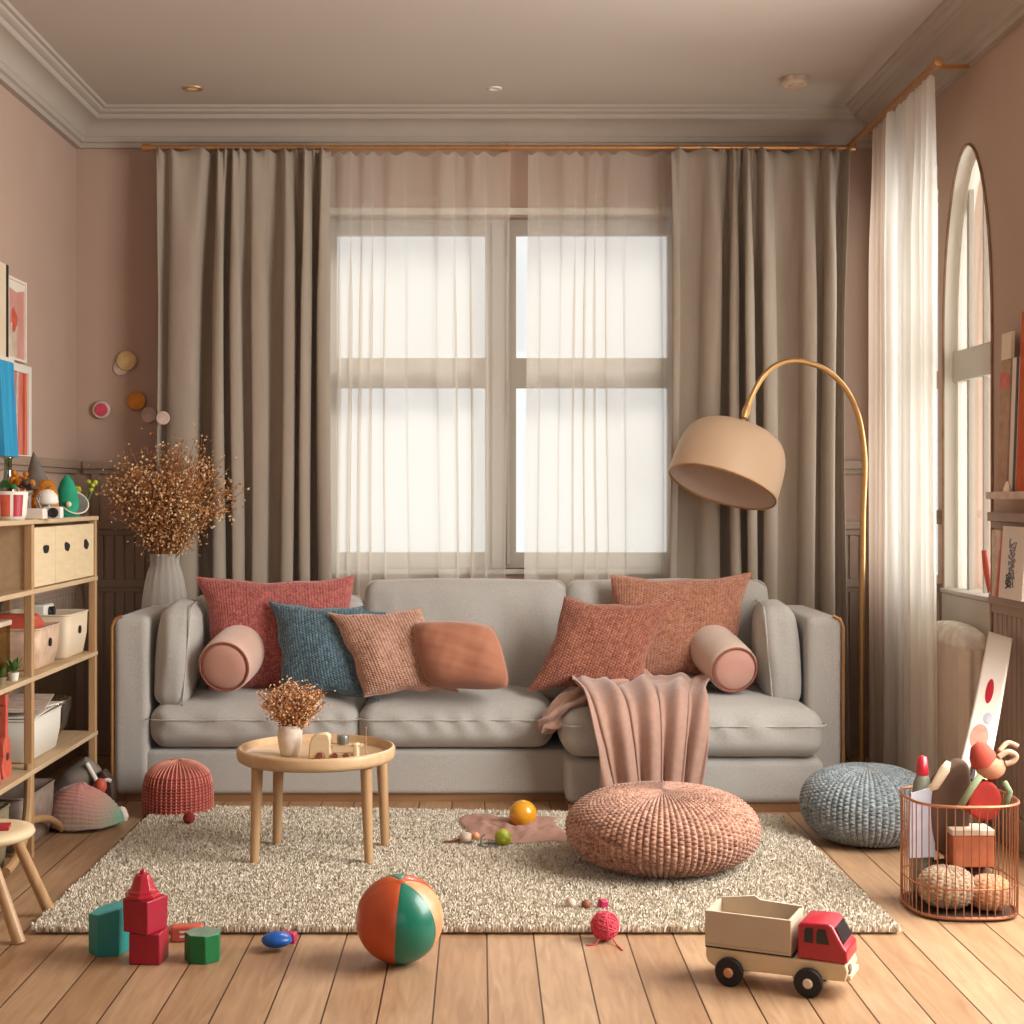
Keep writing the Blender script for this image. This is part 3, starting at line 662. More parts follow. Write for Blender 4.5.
# ------------------------------------------------------------------ throw blanket
T = thing('throw_blanket', 'dusty rose wool throw hanging over the front of the chaise', 'blanket', (.75, 6.3, .45))
def throw():
    path = [(6.85, .475), (6.7, .482), (6.5, .487), (6.32, .482), (6.2, .468), (6.11, .44), (6.065, .40), (6.045, .35), (6.04, .28), (6.042, .2), (6.05, .12), (6.05, .055)]
    pa = np.array(path); seg = np.r_[0, np.cumsum(np.hypot(*np.diff(pa, axis=0).T))]; nv, nu = 150, 150
    sv = np.linspace(0, seg[-1], nv); Y = np.interp(sv, seg, pa[:,0]); Z = np.interp(sv, seg, pa[:,1])
    k = np.ones(9)/9; Y = np.convolve(np.pad(Y, 4, 'edge'), k, 'valid'); Z = np.convolve(np.pad(Z, 4, 'edge'), k, 'valid')
    v = np.linspace(0, 1, nv)[None, :]; u = np.linspace(0, 1, nu)[:, None]
    ty = np.gradient(Y); tz = np.gradient(Z); L = np.hypot(ty, tz); ny, nz = tz/L, -ty/L      # outward normal
    xl = np.interp(v[0], [0, .2, .4, .5, .6, .8, 1], [.50, .46, .39, .38, .41, .46, .48])[None]; xr = np.interp(v[0], [0, .25, .45, .6, .8, 1], [1.17, 1.10, .98, .93, .90, .88])[None]
    ph = 2*PI*(u*4.4 + .35*np.sin(v*4+u*2.5) + .12*np.sin(v*9)); g = np.clip((v-.18)*2.2, .25, 1)
    d = .024*g*(1+np.sin(ph+1.2)*(1+.3*np.sin(v*6)))*.9 + 0.012*(1+np.sin(ph*2.1+v*6+2))*g + .004*(1+fbm(u*9+0*v, v*7+0*u, 4, 3)*.6)
    d = d + .016*(1+np.sin(2*PI*(u*2.1-v*2.3)+.8))*np.clip(1.1-v*1.6, 0, 1) + .008*np.abs(np.sin(2*PI*(u*1.7+v*2.9)))*np.clip(1-v*1.4, 0, 1)
    d = d + .03*np.exp(-((u-.08)/.07)**2)*np.clip(1-np.abs(v-.4)*3, 0, 1)
    d = d + .018*np.exp(-((v-.28-.15*u)/.035)**2) + .014*np.exp(-((v-.16+.1*u)/.03)**2)
    X = xl + (xr-xl)*(u + .03*np.sin(ph+.4)*g) + .01*np.sin(v*8)
    P = np.zeros((nu, nv, 3)); P[..., 0] = X; P[..., 1] = Y[None] + ny[None]*d*(-1 if False else 1)*-1*-1; P[..., 2] = Z[None] + nz[None]*d
    # normal must face the room (-Y, +Z)
    P[..., 1] = Y[None] - np.abs(ny[None])*d; P[..., 2] = Z[None] + np.abs(nz[None])*d + .01*np.sin(u*9)*v**6
    return grid_obj('hanging_cloth', P, M['throw'], T, thick=.006)
throw()
def bunch():
    # gathered folds spilling to the left over the middle seat
    a = [W(690, 690, 6.52), W(640, 688, 6.40), W(597, 692, 6.30), W(570, 706, 6.24), W(549, 722, 6.23), W(543, 733, 6.24)]
    pts = np.array([[p.x, p.y, p.z] for p in a]); s = np.linspace(0, len(a)-1, 110)
    C = np.stack([np.interp(s, range(len(a)), pts[:, i]) for i in range(3)], 1)
    for _ in range(3): C[1:-1] = (C[:-2]+2*C[1:-1]+C[2:])/4
    rr_ = np.interp(s, [0, 1, 2, 3, 4, 4.7, 5], [.03, .06, .078, .075, .062, .042, .014]); tt = np.gradient(C, axis=0); tt /= np.linalg.norm(tt, axis=1)[:, None]
    up = np.array([0, 0, 1.]); U = np.cross(tt, up); U /= np.linalg.norm(U, axis=1)[:, None]; V = np.cross(U, tt)
    th = np.linspace(0, 2*PI, 90, endpoint=False); P = np.zeros((110, 90, 3))
    for j, a_ in enumerate(th):
        tw = s*.35; k = rr_*(1+.24*np.cos(5*(a_+tw))+.12*np.cos(9*(a_-tw*1.3)+1))
        P[:, j] = C + U*(k*math.cos(a_)*1.15)[:, None] + V*(k*math.sin(a_)*.62)[:, None]
    return grid_obj('gathered_fold', P, M['throw'], T, closed_v=True)
bunch()

# ------------------------------------------------------------------ floor lamp
LZ = 7.03
T = thing('floor_lamp', 'brass arc floor lamp with beige dome shade beside the right arm', 'lamp', (W(862, 0, LZ).x, LZ, 0))
cx = T.location.x
bm = B(); lathe(bm, [(0, 0), (.125, 0), (.13, .004), (.13, .016), (.122, .022), (.02, .024), (.016, .03)], (cx, LZ, 0), 48); fin_auto(bm, 'base', M['brass'], T)
pp = [(862,760), (862,640), (863,520), (864.5,480), (864,450), (858,415), (845,388), (826,370), (805,362), (790,361), (775,366), (762,378), (752,396), (746,412)]
P3 = []
for i, (a, b) in enumerate(pp):
    z = LZ - max(0, (i-4))*.014; P3.append(W(a, b, z))
P3[0].z = .02
def smooth_path(pts, k=6):
    out = []
    for i in range(len(pts)-1):
        p0, p1, p2, p3 = pts[max(i-1,0)], pts[i], pts[i+1], pts[min(i+2, len(pts)-1)]
        for j in range(k):
            t = j/k; out.append(.5*((2*p1)+(p2-p0)*t+(2*p0-5*p1+4*p2-p3)*t*t+(3*p1-p0-3*p2+p3)*t**3))
    return out + [pts[-1]]
bm = B(); tube(bm, smooth_path(P3), .013, 14); fin_auto(bm, 'pole', M['brass'], T)
e = P3[-1]; tilt = Euler((R(-14), R(20), 0)).to_matrix(); ax = tilt @ Vector((0, 0, 1))
bm = B(); lathe(bm, [(0, -.03), (.014, -.03), (.02, 0), (.014, .035), (0, .04)], e, 16, axis=ax); fin_auto(bm, 'joint', M['brass'], T)
# dome shade: centre of opening
oc = W(722, 487, e.y-.02); so = F/e.y
Rr = .255; Hs = .30
prof_s = [(Rr, 0), (Rr*1.005, .02), (Rr*1.0, .10), (Rr*.97, .17), (Rr*.90, .225), (Rr*.78, .265), (Rr*.6, .286), (Rr*.35, .296), (0, .30)]
# smooth the profile
def ssp(pr, k=5):
    v = smooth_path([Vector((a, b, 0)) for a, b in pr], k); return [(max(0, p.x), p.y) for p in v]
SO = thing_shade = None
def lathe_ax(name, pr, c, ax, m, seg=56, parent=T):
    bm = B(); lathe(bm, pr, c, seg, axis=ax); return fin(bm, name, m, parent, smooth=True)
sh = lathe_ax('lamp_shade', ssp(prof_s), oc, ax, M['shade'])
lathe_ax('shade_lining', [(r*.975, max(.003, h*.97)) for r, h in ssp(prof_s)][:-1] + [(0, .29)], oc, ax, M['shade_in'], parent=sh)
bm = B(); U = ax.orthogonal().normalized(); V = ax.cross(U); tube(bm, [oc+U*(Rr*.99*math.cos(2*PI*i/56))+V*(Rr*.99*math.sin(2*PI*i/56)) for i in range(56)], .005, 6, closed=True); fin_auto(bm, 'shade_rim', M['rodbrass'], sh)
tc_ = oc + ax*.298
bm = B(); tube(bm, [tc_, (tc_+e)/2, e], .009, 10); fin_auto(bm, 'socket_stem', M['brass'], T)
bm = B(); lathe(bm, [(.018, .29), (.02, .2), (.02, .17), (.034, .13), (.036, .11), (.02, .08), (0, .075)], oc, 20, axis=ax); fin_auto(bm, 'bulb', M['ceramic'], T)

# ------------------------------------------------------------------ coffee table
TX, TY = -.585, 5.36
T = thing('coffee_table', 'round light oak tray-top coffee table on the rug', 'table', (TX, TY, RUGZ))
bm = B(); lathe(bm, [(0, .375), (.255, .375), (.262, .379), (.266, .398), (.272, .404), (.279, .402), (.282, .396), (.281, .372), (.277, .362), (.268, .356), (0, .356)], (TX, TY, 0), 72); fin_auto(bm, 'tabletop', M['oakx'], T, ang=50)
for lx, ly in ((-.195, -.15), (.195, -.15), (-.155, .12), (.235, .10)):
    top = Vector((TX+lx*.97, TY+ly*.97, .35)); bot = Vector((TX+lx*1.02, TY+ly*1.03, .012))
    bm = B(); d = bot-top; n_ = 8
    tube(bm, [top+d*i/n_ for i in range(n_+1)], [.021-.006*i/n_ for i in range(n_+1)], 16); fin_auto(bm, 'leg', M['oak'], T)
TZ = .375
# small vase
vx = W(290, 0, 5.33).x
t = thing('vase', 'small speckled stone vase on the coffee table', 'vase', (vx, 5.33, TZ))
bm = B(); lathe(bm, [(0, 0), (.03, 0), (.034, .006), (.041, .04), (.045, .07), (.044, .09), (.038, .108), (.034, .108), (.038, .088), (.037, .06), (0, .05)], (vx, 5.33, TZ), 36); fin(bm, 'body', M['ceramic'], t, smooth=True)
def bouquet(name, label, base, neck_r, spread, height, nst, nb, bs, seed, cat='dried flowers', zlow=0, cols=((214,160,106), (150,92,50), (238,206,160)), lean=0):
    rg = random.Random(seed); T = thing(name, label, cat, base); bm = B(); V = []; Fc = []; Cc = []
    cl = [np.array(lin(c)[:3]) for c in cols]
    def bud(p, s):
        k = len(V); ax = Vector((rg.gauss(0,1), rg.gauss(0,1), rg.gauss(0,1)+.6)).normalized(); u = ax.orthogonal().normalized(); v = ax.cross(u)
        w = s*.55
        V.extend([p+ax*s, p+u*w, p+v*w, p-u*w, p-v*w, p-ax*s*.7])
        Fc.extend([(k,k+1,k+2),(k,k+2,k+3),(k,k+3,k+4),(k,k+4,k+1),(k+5,k+2,k+1),(k+5,k+3,k+2),(k+5,k+4,k+3),(k+5,k+1,k+4)])
        c = rg.choices(cl, (5, 4, 2.2))[0]; Cc.extend([c]*6)
    for i in range(nst):
        a = rg.uniform(0, 2*PI); rr = spread*math.sqrt(rg.random()); h = height*rg.uniform(.62, 1)*(1-.22*(rr/spread)**2)
        p0 = Vector(base)+Vector((math.cos(a)*neck_r*rg.random(), math.sin(a)*neck_r*rg.random(), zlow)); tip = Vector(base)+Vector((math.cos(a)*rr+lean, math.sin(a)*rr*(.28 if lean and math.sin(a) > 0 else .8), h))
        mid = p0*.5+tip*.5+Vector((0,0,height*.1))-Vector((math.cos(a)*rr*.2, math.sin(a)*rr*.2, 0))
        pts = [p0*(1-t)**2+mid*2*t*(1-t)+tip*t*t for t in [k/7 for k in range(8)]]
        tube(bm, pts, .0011 if bs < .004 else .0015, 4, cap=False)
        for b in range(nb):
            t = rg.uniform(.28, 1); q = p0*(1-t)**2+mid*2*t*(1-t)+tip*t*t; off = Vector((rg.gauss(0,1), min(rg.gauss(0,1), .5 if lean else 9), rg.gauss(0,1)+.4))*spread*.10
            if b % 4 == 0: tube(bm, [q, q+off*.6+Vector((0,0,.004)), q+off], .0008, 3, cap=False)
            bud(q+off, bs*rg.uniform(.7, 1.4))
    o = fin(bm, 'stems', M['stem'], T); o['kind'] = 'stuff'
    me = bpy.data.meshes.new('seed_heads'); me.from_pydata([tuple(v) for v in V], [], Fc); ca = me.color_attributes.new('yarn', 'FLOAT_COLOR', 'POINT')
    c4 = np.ones((len(V), 4)); c4[:, :3] = np.array(Cc); ca.data.foreach_set('color', c4.ravel()); me.materials.append(M['seed'])
    o = link(bpy.data.objects.new('seed_heads', me)); place(o, T, True); o['kind'] = 'stuff'
bouquet('dried_flowers', 'small bunch of dried golden flowers in the stone vase', (vx+.01, 5.33, TZ+.055), .02, .125, .215, 110, 26, .0056, 5, cols=((222,170,120), (176,112,68), (246,220,182)))
# wooden toy on the table
t = thing('wooden_toy', 'cream wooden pull toy with rails beside the small vase', 'toy', (W(322,0,5.27).x, 5.27, TZ), R(-6))
arch = [(-.045, 0), (-.042, .05), (-.034, .075), (-.018, .088), (.018, .09), (.03, .082), (.034, .06), (.034, 0), (.012, 0), (.009, .016), (0, .022), (-.012, .018), (-.018, 0)]
bm = B(); prism(bm, arch, 'y', -.02, .02); fin(bm, 'body', M['creamwood'], t, world=False, bev=.006)
bm = B(); box(bm, .034, .145, -.016, -.008, .045, .052); box(bm, .034, .145, .008, .016, .045, .052); box(bm, .034, .13, -.016, -.008, .012, .02); box(bm, .034, .13, .008, .016, .012, .02)
fin(bm, 'rails', M['creamwood'], t, world=False, bev=.0015)
bm = B(); box(bm, .115, .13, -.022, .022, 0, .055); fin(bm, 'end_post', M['creamwood'], t, world=False, bev=.003)
for x in (-.005, .05, .09):
    bm = B(); lathe(bm, [(0, -.026), (.011, -.026), (.011, -.016), (0, -.016)], (x, 0, .0125), 16, axis=(0,1,0)); fin_auto(bm, 'wheel', M['brown'], t, world=False)
bm = B(); lathe(bm, [(.02, 0), (.022, .02), (.02, .03), (.004, .03), (0, .032)], (.075, 0, .052), 18); fin_auto(bm, 'cup', M['silver'], t, world=False)
bm = B(); lathe(bm, [(.008, 0), (.009, .004), (.0015, .006), (.0012, .10), (.003, .103), (0, .106)], (W(366,0,5.3).x, 5.3, TZ), 10); tag(fin_auto(bm, 'incense_stick', M['mauve'], loc=(W(366,0,5.3).x, 5.3, TZ)), 'thin upright stick at the right side of the coffee table', 'stick')

# ------------------------------------------------------------------ poufs
def pouf(name, label, c, rx, h, ribs, rows, amp, c1, c2, seed, sq=2.4, bottom=.55, m='yarn', nseg=6, topflat=1.0, cat='pouf'):
    nu = ribs*nseg; nv = rows*5; th = np.linspace(0, 2*PI, nu, endpoint=False)[:, None]; ph = np.linspace(.0006, PI-.0006, nv)[None, :]
    sp, cp = np.sin(ph), np.cos(ph)
    r = rx*np.sign(sp)*np.abs(sp)**(2/sq); z = h/2*np.sign(cp)*np.abs(cp)**(2/2.2)
    # arc-length param so stitches keep size
    arc = np.r_[0, np.cumsum(np.hypot(np.diff(r[0]), np.diff(z[0])))]; vv = (arc/arc[-1]*rows)[None, :]
    uu = th/(2*PI)*ribs; ci = np.floor(uu).astype(int); v2 = vv + .5*(ci % 2); cj = np.floor(v2).astype(int)
    hg = (np.abs(np.sin(PI*uu))**.6)*(.35+.65*np.abs(np.sin(PI*v2))**.6)
    fade = np.clip(r/rx*2.2, .25, 1)
    lump = .012*fbm(np.cos(th)*2+0*ph, np.sin(th)*2+ph*1.5, seed, 2)
    rad = r*(1+lump) + amp*hg*fade*sp; zz = z + amp*hg*np.sign(cp)*np.abs(cp)*.8*fade
    P = np.stack([c[0]+rad*np.cos(th), c[1]+rad*np.sin(th), c[2]+h/2+zz], -1)
    P[..., 2] = np.maximum(P[..., 2], c[2]+.001)
    col = yarncol(None, c1, c2, seed, (ci+0*cj, cj+0*ci))
    o = grid_obj(name, P, M[m], closed_u=True, colors=col, loc=c); tag(o, label, cat); return o
pouf('knitted_pouf', 'large rust and cream chunky knitted pouf on the rug', (W(662.5,0,5.17).x, 5.17, RUGZ-.004), .325, .262, 90, 52, .0115, (206,160,134), (98,50,38), 4, sq=2.9, nseg=6)
pouf('knitted_pouf', 'blue grey chunky knitted pouf by the right end of the sofa', (W(868,0,5.64).x, 5.64, 0), .242, .275, 66, 44, .0105, (160,168,168), (60,72,82), 6, sq=2.9, nseg=6)
# small coral wire-look pouf: upright ribs + hoops
PC = (W(172, 0, 6.0).x-.0, 6.12, 0)
T = thing('knitted_pouf', 'small coral red ribbed pouf by the left end of the sofa', 'pouf', PC)
pr = ssp([(.0, .215), (.05, .211), (.09, .195), (.122, .165), (.135, .12), (.138, .06), (.136, .012), (.12, .001), (0, .001)], 6)
bm = B(); lathe(bm, pr, PC, 60); fin(bm, 'filling', mat('coral_fabric', (188,92,80), .9), T, smooth=True)
bm = B(); pr2 = [(r_+.003, z_+.002) for r_, z_ in pr if z_ > .01 and r_ > .012][::2]
for i in range(44):
    a = 2*PI*i/44; tube(bm, [(PC[0]+r_*math.cos(a), PC[1]+r_*math.sin(a), z_) for r_, z_ in pr2], .0032, 5)
fin_auto(bm, 'ribs', mat('pale_coral_yarn', (222,148,130), .85), T)
bm = B()
for k in range(13):
    z_ = .012+k*.0125; r_ = np.interp(z_, [.01, .06, .12, .165, .195], [.137, .139, .136, .123, .091])+.005
    tube(bm, [(PC[0]+r_*math.cos(2*PI*i/44), PC[1]+r_*math.sin(2*PI*i/44), z_) for i in range(44)], .0024, 4, closed=True)
fin_auto(bm, 'hoops', mat('red_yarn', (180,72,64), .85), T)

# ------------------------------------------------------------------ beach ball style toy ball
BC = Vector((W(399.5, 0, 4.17).x, 4.17, .122)); BR = .1215
T = thing('toy_ball', 'orange and green panelled ball on the floor in front of rug', 'ball', (BC.x, BC.y, 0))
ax0 = (Vector((.06, -.35, 1))).normalized(); ux = ax0.cross(Vector((0,1,0))).normalized(); vx2 = ux.cross(ax0) if False else ax0.cross(ux)
gores = [(0, M['orange'], 'orange_panel'), (1, M['ballgreen'], 'green_panel'), (2, M['peach'], 'peach_panel'), (3, M['orange'], 'orange_panel'), (4, M['ballgreen'], 'green_panel'), (5, M['orange'], 'orange_panel')]
front = Vector((-.05, -1, -.2)); fa = math.atan2(front.dot(vx2), front.dot(ux))
bnd = [fa-R(80), fa-R(2), fa+R(58), fa+R(100), fa+R(160), fa+R(215)]
sgn = 1 if (ux*math.cos(fa+.5)+vx2*math.sin(fa+.5)).x > 0 else -1
angs = [fa+sgn*R(a) for a in (-78, 0, 62, 112, 172, 222, 282)]
for g in range(6):
    n = 16; P = np.zeros((n+1, 33, 3)); a0, a1 = angs[g], angs[g+1]
    for i in range(n+1):
        a = a0+(a1-a0)*i/n
        for j in range(33):
            th = .03+(PI-.06)*j/32; e_ = math.sin(PI*i/n)**.35; rr = BR*(.992+.010*e_)
            d = (ux*math.cos(a)+vx2*math.sin(a))*math.sin(th)+ax0*math.cos(th); P[i, j] = BC+d*rr
    grid_obj(gores[g][2], P, gores[g][1], T)
bm = B(); ball(bm, BC, BR*.988, 40); fin(bm, 'inner_seam', M['black'], T, smooth=True)
bm = B(); lathe(bm, [(0, BR*1.008), (.008, BR*1.007), (.011, BR*1.0)], BC, 20, axis=ax0); fin(bm, 'cap', M['orange'], T, smooth=True)

# ------------------------------------------------------------------ toy truck
T = thing('toy_truck', 'wooden toy dump truck with red cab on the floor at right', 'toy truck', (.802, 3.99, 0), R(-25))
T.scale = (1.05, 1.05, 1.05)
def tk(bm, n, m, bev=.003, **k): return fin(bm, n, m, T, world=False, bev=bev, **k)
bm = B(); prism(bm, [(-.175, .052), (-.18, .065), (-.18, .088), (.172, .088), (.178, .07), (.172, .045), (-.155, .038)], 'y', -.062, .062); tk(bm, 'chassis', M['creamwood'], .004)
bm = B(); box(bm, -.18, .045, -.064, .064, .0885, .0925); tk(bm, 'dark_stripe', M['black'], 0)
# dump bed: floor + four walls, the far side standing higher at its middle
bm = B(); wall_t = .008
box(bm, -.18, .04, -.068, .068, .093, .10)
box(bm, -.18, .04, -.068, -.06, .1, .182)
prism(bm, [(-.18, .1), (.04, .1), (.04, .186), (-.07, .190), (-.085, .199), (-.18, .184)], 'y', .06, .068)
box(bm, .032, .04, -.06, .06, .1, .182); box(bm, -.18, -.172, -.06, .06, .1, .182)
tk(bm, 'dump_bed', mat('bed_wood', (198,180,156), .6, (188,170,146), 10, 1), .0015)
cab = [(.055, .089), (.055, .171), (.062, .179), (.13, .182), (.14, .177), (.168, .128), (.176, .12), (.178, .089)]
bm = B(); prism(bm, cab, 'y', -.062, .062); c = tk(bm, 'cab', M['red'], .007)
for wx0, wx1, ins in ((.072, .094, 0), (.102, .126, .012)):
    bm = B(); poly = [(wx0, .132), (wx1+ins*.6, .132), (wx1-ins*.2, .168), (wx0+.004, .168), (wx0, .16)]
    prism(bm, poly, 'y', -.0645, -.061); fin(bm, 'side_window', M['darkwin'], c, world=False)
bm = B(); d = Vector((.168-.14, 0, .128-.184)); n_ = Vector((.894, 0, .447))
a_, b_ = Vector((.1445, 0, .172)), Vector((.1652, 0, .1335))
vs = [bm.verts.new(p+n_*q) for q in (.0, .002) for p in (a_+Vector((0,-.047,0)), a_+Vector((0,.047,0)), b_+Vector((0,.052,0)), b_+Vector((0,-.052,0)))]
bm.faces.new(vs[:4]); bm.faces.new(vs[4:]); bridge(bm, vs[:4], vs[4:]); fin(bm, 'windscreen', M['darkwin'], c, world=False)
bm = B(); lathe(bm, [(0, -.062), (.024, -.062), (.024, -.058), (0, -.058)], (.176, 0, .065), 8, axis=(0,1,0)); bm.free()
bm = B(); box(bm, .172, .184, -.05, .05, .046, .06); tk(bm, 'bumper', M['creamwood'])
bm = B(); lathe(bm, [(0, 0), (.011, 0), (.013, .004), (.010, .006), (0, .006)], (.176, -.035, .072), 16, axis=(1,0,0)); tk(bm, 'headlight', M['silver'], 0)
for wx in (-.115, .085):
    for sy in (-1, 1):
        bm = B(); lathe(bm, [(0, 0), (.03, 0), (.034, .002), (.036, .006), (.036, .016), (.033, .02), (.02, .02), (.0, .02)], (wx, sy*.063, .036), 32, axis=(0, sy, 0)); w_ = fin_auto(bm, 'wheel', M['black'], T, world=False)
        bm = B(); lathe(bm, [(0, .026), (.009, .025), (.0125, .021), (.0125, .018)], (wx, sy*.063, .036), 20, axis=(0, sy, 0)); fin_auto(bm, 'hub', M['peach'] if wx < 0 else M['cream'], w_, world=False)

# ------------------------------------------------------------------ blocks and small toys
def block(label, m, x, y, z, w, d, h, rot, taper=0, name='toy_block', bev=.004):
    bm = B(); poly = [(-w/2, -d/2), (w/2, -d/2), (w/2, d/2), (-w/2, d/2)]
    vs = box(bm, -w/2, w/2, -d/2, d/2, 0, h)
    if taper:
        for v in bm.verts:
            if v.co.z > h/2: v.co.x *= 1-taper; v.co.y *= 1-taper
    o = fin(bm, name, m, None, bev=bev); o.location = (x, y, z); o.rotation_euler = (0, 0, rot); return tag(o, label, 'toy block', 'toy blocks on the floor')
def hexblock(label, m, x, y, z, r, h, rot, slant=0, mtop=None, sides=6):
    bm = B(); pts = [(r*math.cos(2*PI*i/sides), r*math.sin(2*PI*i/sides)) for i in range(sides)]
    A = [bm.verts.new((a, b, 0)) for a, b in pts]; C = [bm.verts.new((a, b, h+slant*a/r)) for a, b in pts]
    bm.faces.new(A); f = bm.faces.new(C); bridge(bm, A, C); 
    if mtop: f.material_index = 1
    o = fin(bm, 'toy_block', [m, mtop] if mtop else m, None, bev=.003); o.location = (x, y, z); o.rotation_euler = (0, 0, rot); return tag(o, label, 'toy block', 'toy blocks on the floor')
p = lambda px, Z: (px-480)*Z/F
hexblock('teal six-sided toy block at the left of the block group', M['teal'], p(109, 4.27), 4.27, 0, .057, .125, R(12), .014, mat('light_teal', (70,176,180), .45))
block('small crimson cube on the floor beneath the stacked red block', M['redb'], p(149, 4.19), 4.19, 0, .088, .088, .086, R(-5))
block('crimson block stacked on the lower red cube', M['redb'], p(145, 4.18), 4.185, .0865, .086, .086, .094, R(-28), -.04)
T = thing('toy_tower', 'ridged dark red spire piece on top of the stacked blocks', 'toy block', (p(143, 4.185), 4.185, .181))
bm = B(); lathe(bm, [(0, 0), (.05, 0), (.05, .008), (.043, .010), (.043, .018), (.036, .02), (.033, .026), (.026, .05), (.02, .062), (0, .066)], T.location, 8); fin(bm, 'spire', M['red'], T, bev=.001)
bm = B(); lathe(bm, [(.008, .062), (.009, .072), (0, .076)], T.location, 10); fin(bm, 'knob', M['red'], T, smooth=True)
hexblock('green half-round toy block right of the red cubes', M['green'], p(203, 4.2), 4.2, 0, .052, .078, R(30), 0, mat('pale_green_top', (126,150,128), .5), 7)
T = thing('toy_block', 'coral and white striped block by the front edge of rug', 'toy block', (p(187, 4.38), 4.38, 0), R(8))
bm = B(); box(bm, -.046, .046, -.022, .022, 0, .045); fin(bm, 'body', M['coral'], T, world=False, bev=.006)
bm = B(); box(bm, -.02, .0465, -.0235, -.021, .014, .02); box(bm, -.02, .0465, -.0235, -.021, .028, .033); fin(bm, 'stripe', M['paper'], T, world=False)
bm = B(); ball(bm, (p(277, 4.29)-0, 4.285, .030), .044, 28, .48); o = fin(bm, 'toy_pebble', M['blue'], None, smooth=True, loc=(p(277,4.29), 4.285, .008)); tag(o, 'blue oval toy on the floor left of the ball', 'toy')
block('small magenta block partly behind the blue oval toy', M['magenta'], p(288, 4.36), 4.36, 0, .05, .032, .03, R(-12), name='toy_block', bev=.006)
def sball(name, label, m, px, py, r, z0=None, cat='ball', extra=None, Z=None):
    z0 = RUGZ-.004 if z0 is None else z0
    Zc = Z or (EYE-z0)*F/(py+r*0-495); rr = r*Zc/F
    bm = B(); ball(bm, (p(px, Zc), Zc, z0+rr), rr, 28); o = fin(bm, name, m, None, smooth=True, loc=(p(px, Zc), Zc, z0)); return tag(o, label, cat)
sball('toy_ball', 'small amber yellow ball on the rug before the sofa', M['yellow'], 523, 828, 14)
sball('toy_ball', 'tiny lime and dark green ball near the amber one', M['lime'], 503, 846, 8.5)
sball('toy_ball', 'tiny dark red ball on the rug by the coral pouf', mat('dark_red_felt', (150,50,36), .8), 189, 824, 6)
# pink yarn ball with strands
T = thing('yarn_ball', 'pink red ball of yarn at the front edge of rug', 'yarn ball', (p(605, 4.375), 4.375, 0))
bc = Vector((p(605, 4.375), 4.375, .044)); bm = B(); ball(bm, bc, .040, 28, .95); fin(bm, 'core', M['pink'], T, smooth=True)
bm = B(); rg = random.Random(3)
for k in range(26):
    n_ = Vector((rg.gauss(0,1), rg.gauss(0,1), rg.gauss(0,1))).normalized(); u = n_.orthogonal().normalized(); v = n_.cross(u)
    tube(bm, [bc+(u*math.cos(2*PI*i/24)+v*math.sin(2*PI*i/24))*.0405 for i in range(24)], .0022, 4, closed=True)
fin_auto(bm, 'wound_yarn', M['pink'], T)
bm = B(); tube(bm, [bc+Vector((-.02,-.03,-.03)), bc+Vector((-.03,-.045,-.041)), bc+Vector((-.05,-.05,-.0418)), bc+Vector((-.058,-.046,-.0418))], .0022, 5); tube(bm, [bc+Vector((.02,-.03,-.03)), bc+Vector((.03,-.05,-.041)), bc+Vector((.036,-.075,-.0418)), bc+Vector((.042,-.1,-.0418))], .0022, 5)
fin_auto(bm, 'loose_strand', M['pink'], T)
for lab, m_, px, py, s_, nm in (('small cream and gold bead piece left of the brown one', M['ledge'], 571, 907, .022, 'toy_bead'), ('small reddish brown bead piece above the yarn ball', M['brown'], 586, 908, .020, 'toy_bead'), ('small magenta cube bead above the yarn ball', M['magenta'], 603, 908, .024, 'toy_bead')):
    Z_ = (EYE-.022)*F/(py-495); bm = B(); bmesh.ops.create_icosphere(bm, subdivisions=2, radius=s_*.75) if m_ != M['magenta'] else box(bm, -s_/1.9, s_/1.9, -s_/1.9, s_/1.9, -s_/1.9, s_/1.9)
    o = fin(bm, nm, m_, None, bev=.003 if m_ == M['magenta'] else 0, smooth=m_ != M['magenta']); o.location = (p(px, Z_), Z_, .022+s_*.55); o.rotation_euler = (.2, .1, .5); tag(o, lab, 'toy')
# crumpled sheer blush scarf on the rug with a shell-like toy
def scarf():
    nu, nv = 90, 50; u = np.linspace(0, 1, nu)[:, None]; v = np.linspace(0, 1, nv)[None, :]
    x = -.06+u*.37+.02*np.sin(v*6); y = 5.52+v*.42+.03*np.sin(u*9)-.04*u; zz = RUGZ+.004+.018*(1+fbm(u*11+0*v, v*9+0*u, 12, 4))*(np.sin(PI*u)*np.sin(PI*v))**.5
    P = np.stack([x+0*v, y+0*u, zz], -1); o = grid_obj('scarf', P, M['scarfm'], loc=(.12, 5.7, RUGZ)); tag(o, 'crumpled sheer blush scarf on the rug under the amber ball', 'scarf')
M['scarfm'] = sheer_mat('blush_organza', (206,162,146), .3, .3)
scarf()
T = thing('toy_figure', 'tiny pale clay animal lying on the rug left of the scarf', 'toy', (p(466, 5.5), 5.5, RUGZ))
bm = B(); ball(bm, (p(466,5.5), 5.5, RUGZ+.018), .026, 20, .75); fin(bm, 'body', M['ledge'], T, smooth=True)
bm = B(); ball(bm, (p(476,5.5), 5.49, RUGZ+.026), .014, 16); fin(bm, 'head', M['peach'], T, smooth=True)
bm = B(); tube(bm, [(p(460,5.5), 5.5, RUGZ+.012), (p(450,5.5), 5.49, RUGZ+.006), (p(442,5.5), 5.49, RUGZ+.005)], [.006, .004, .002], 8); fin_auto(bm, 'tail', M['brown'], T)
T = thing('bangle', 'small dark silver ring on the rug beside clay animal', 'ring', (p(489, 5.45), 5.45, RUGZ)); q = T.location
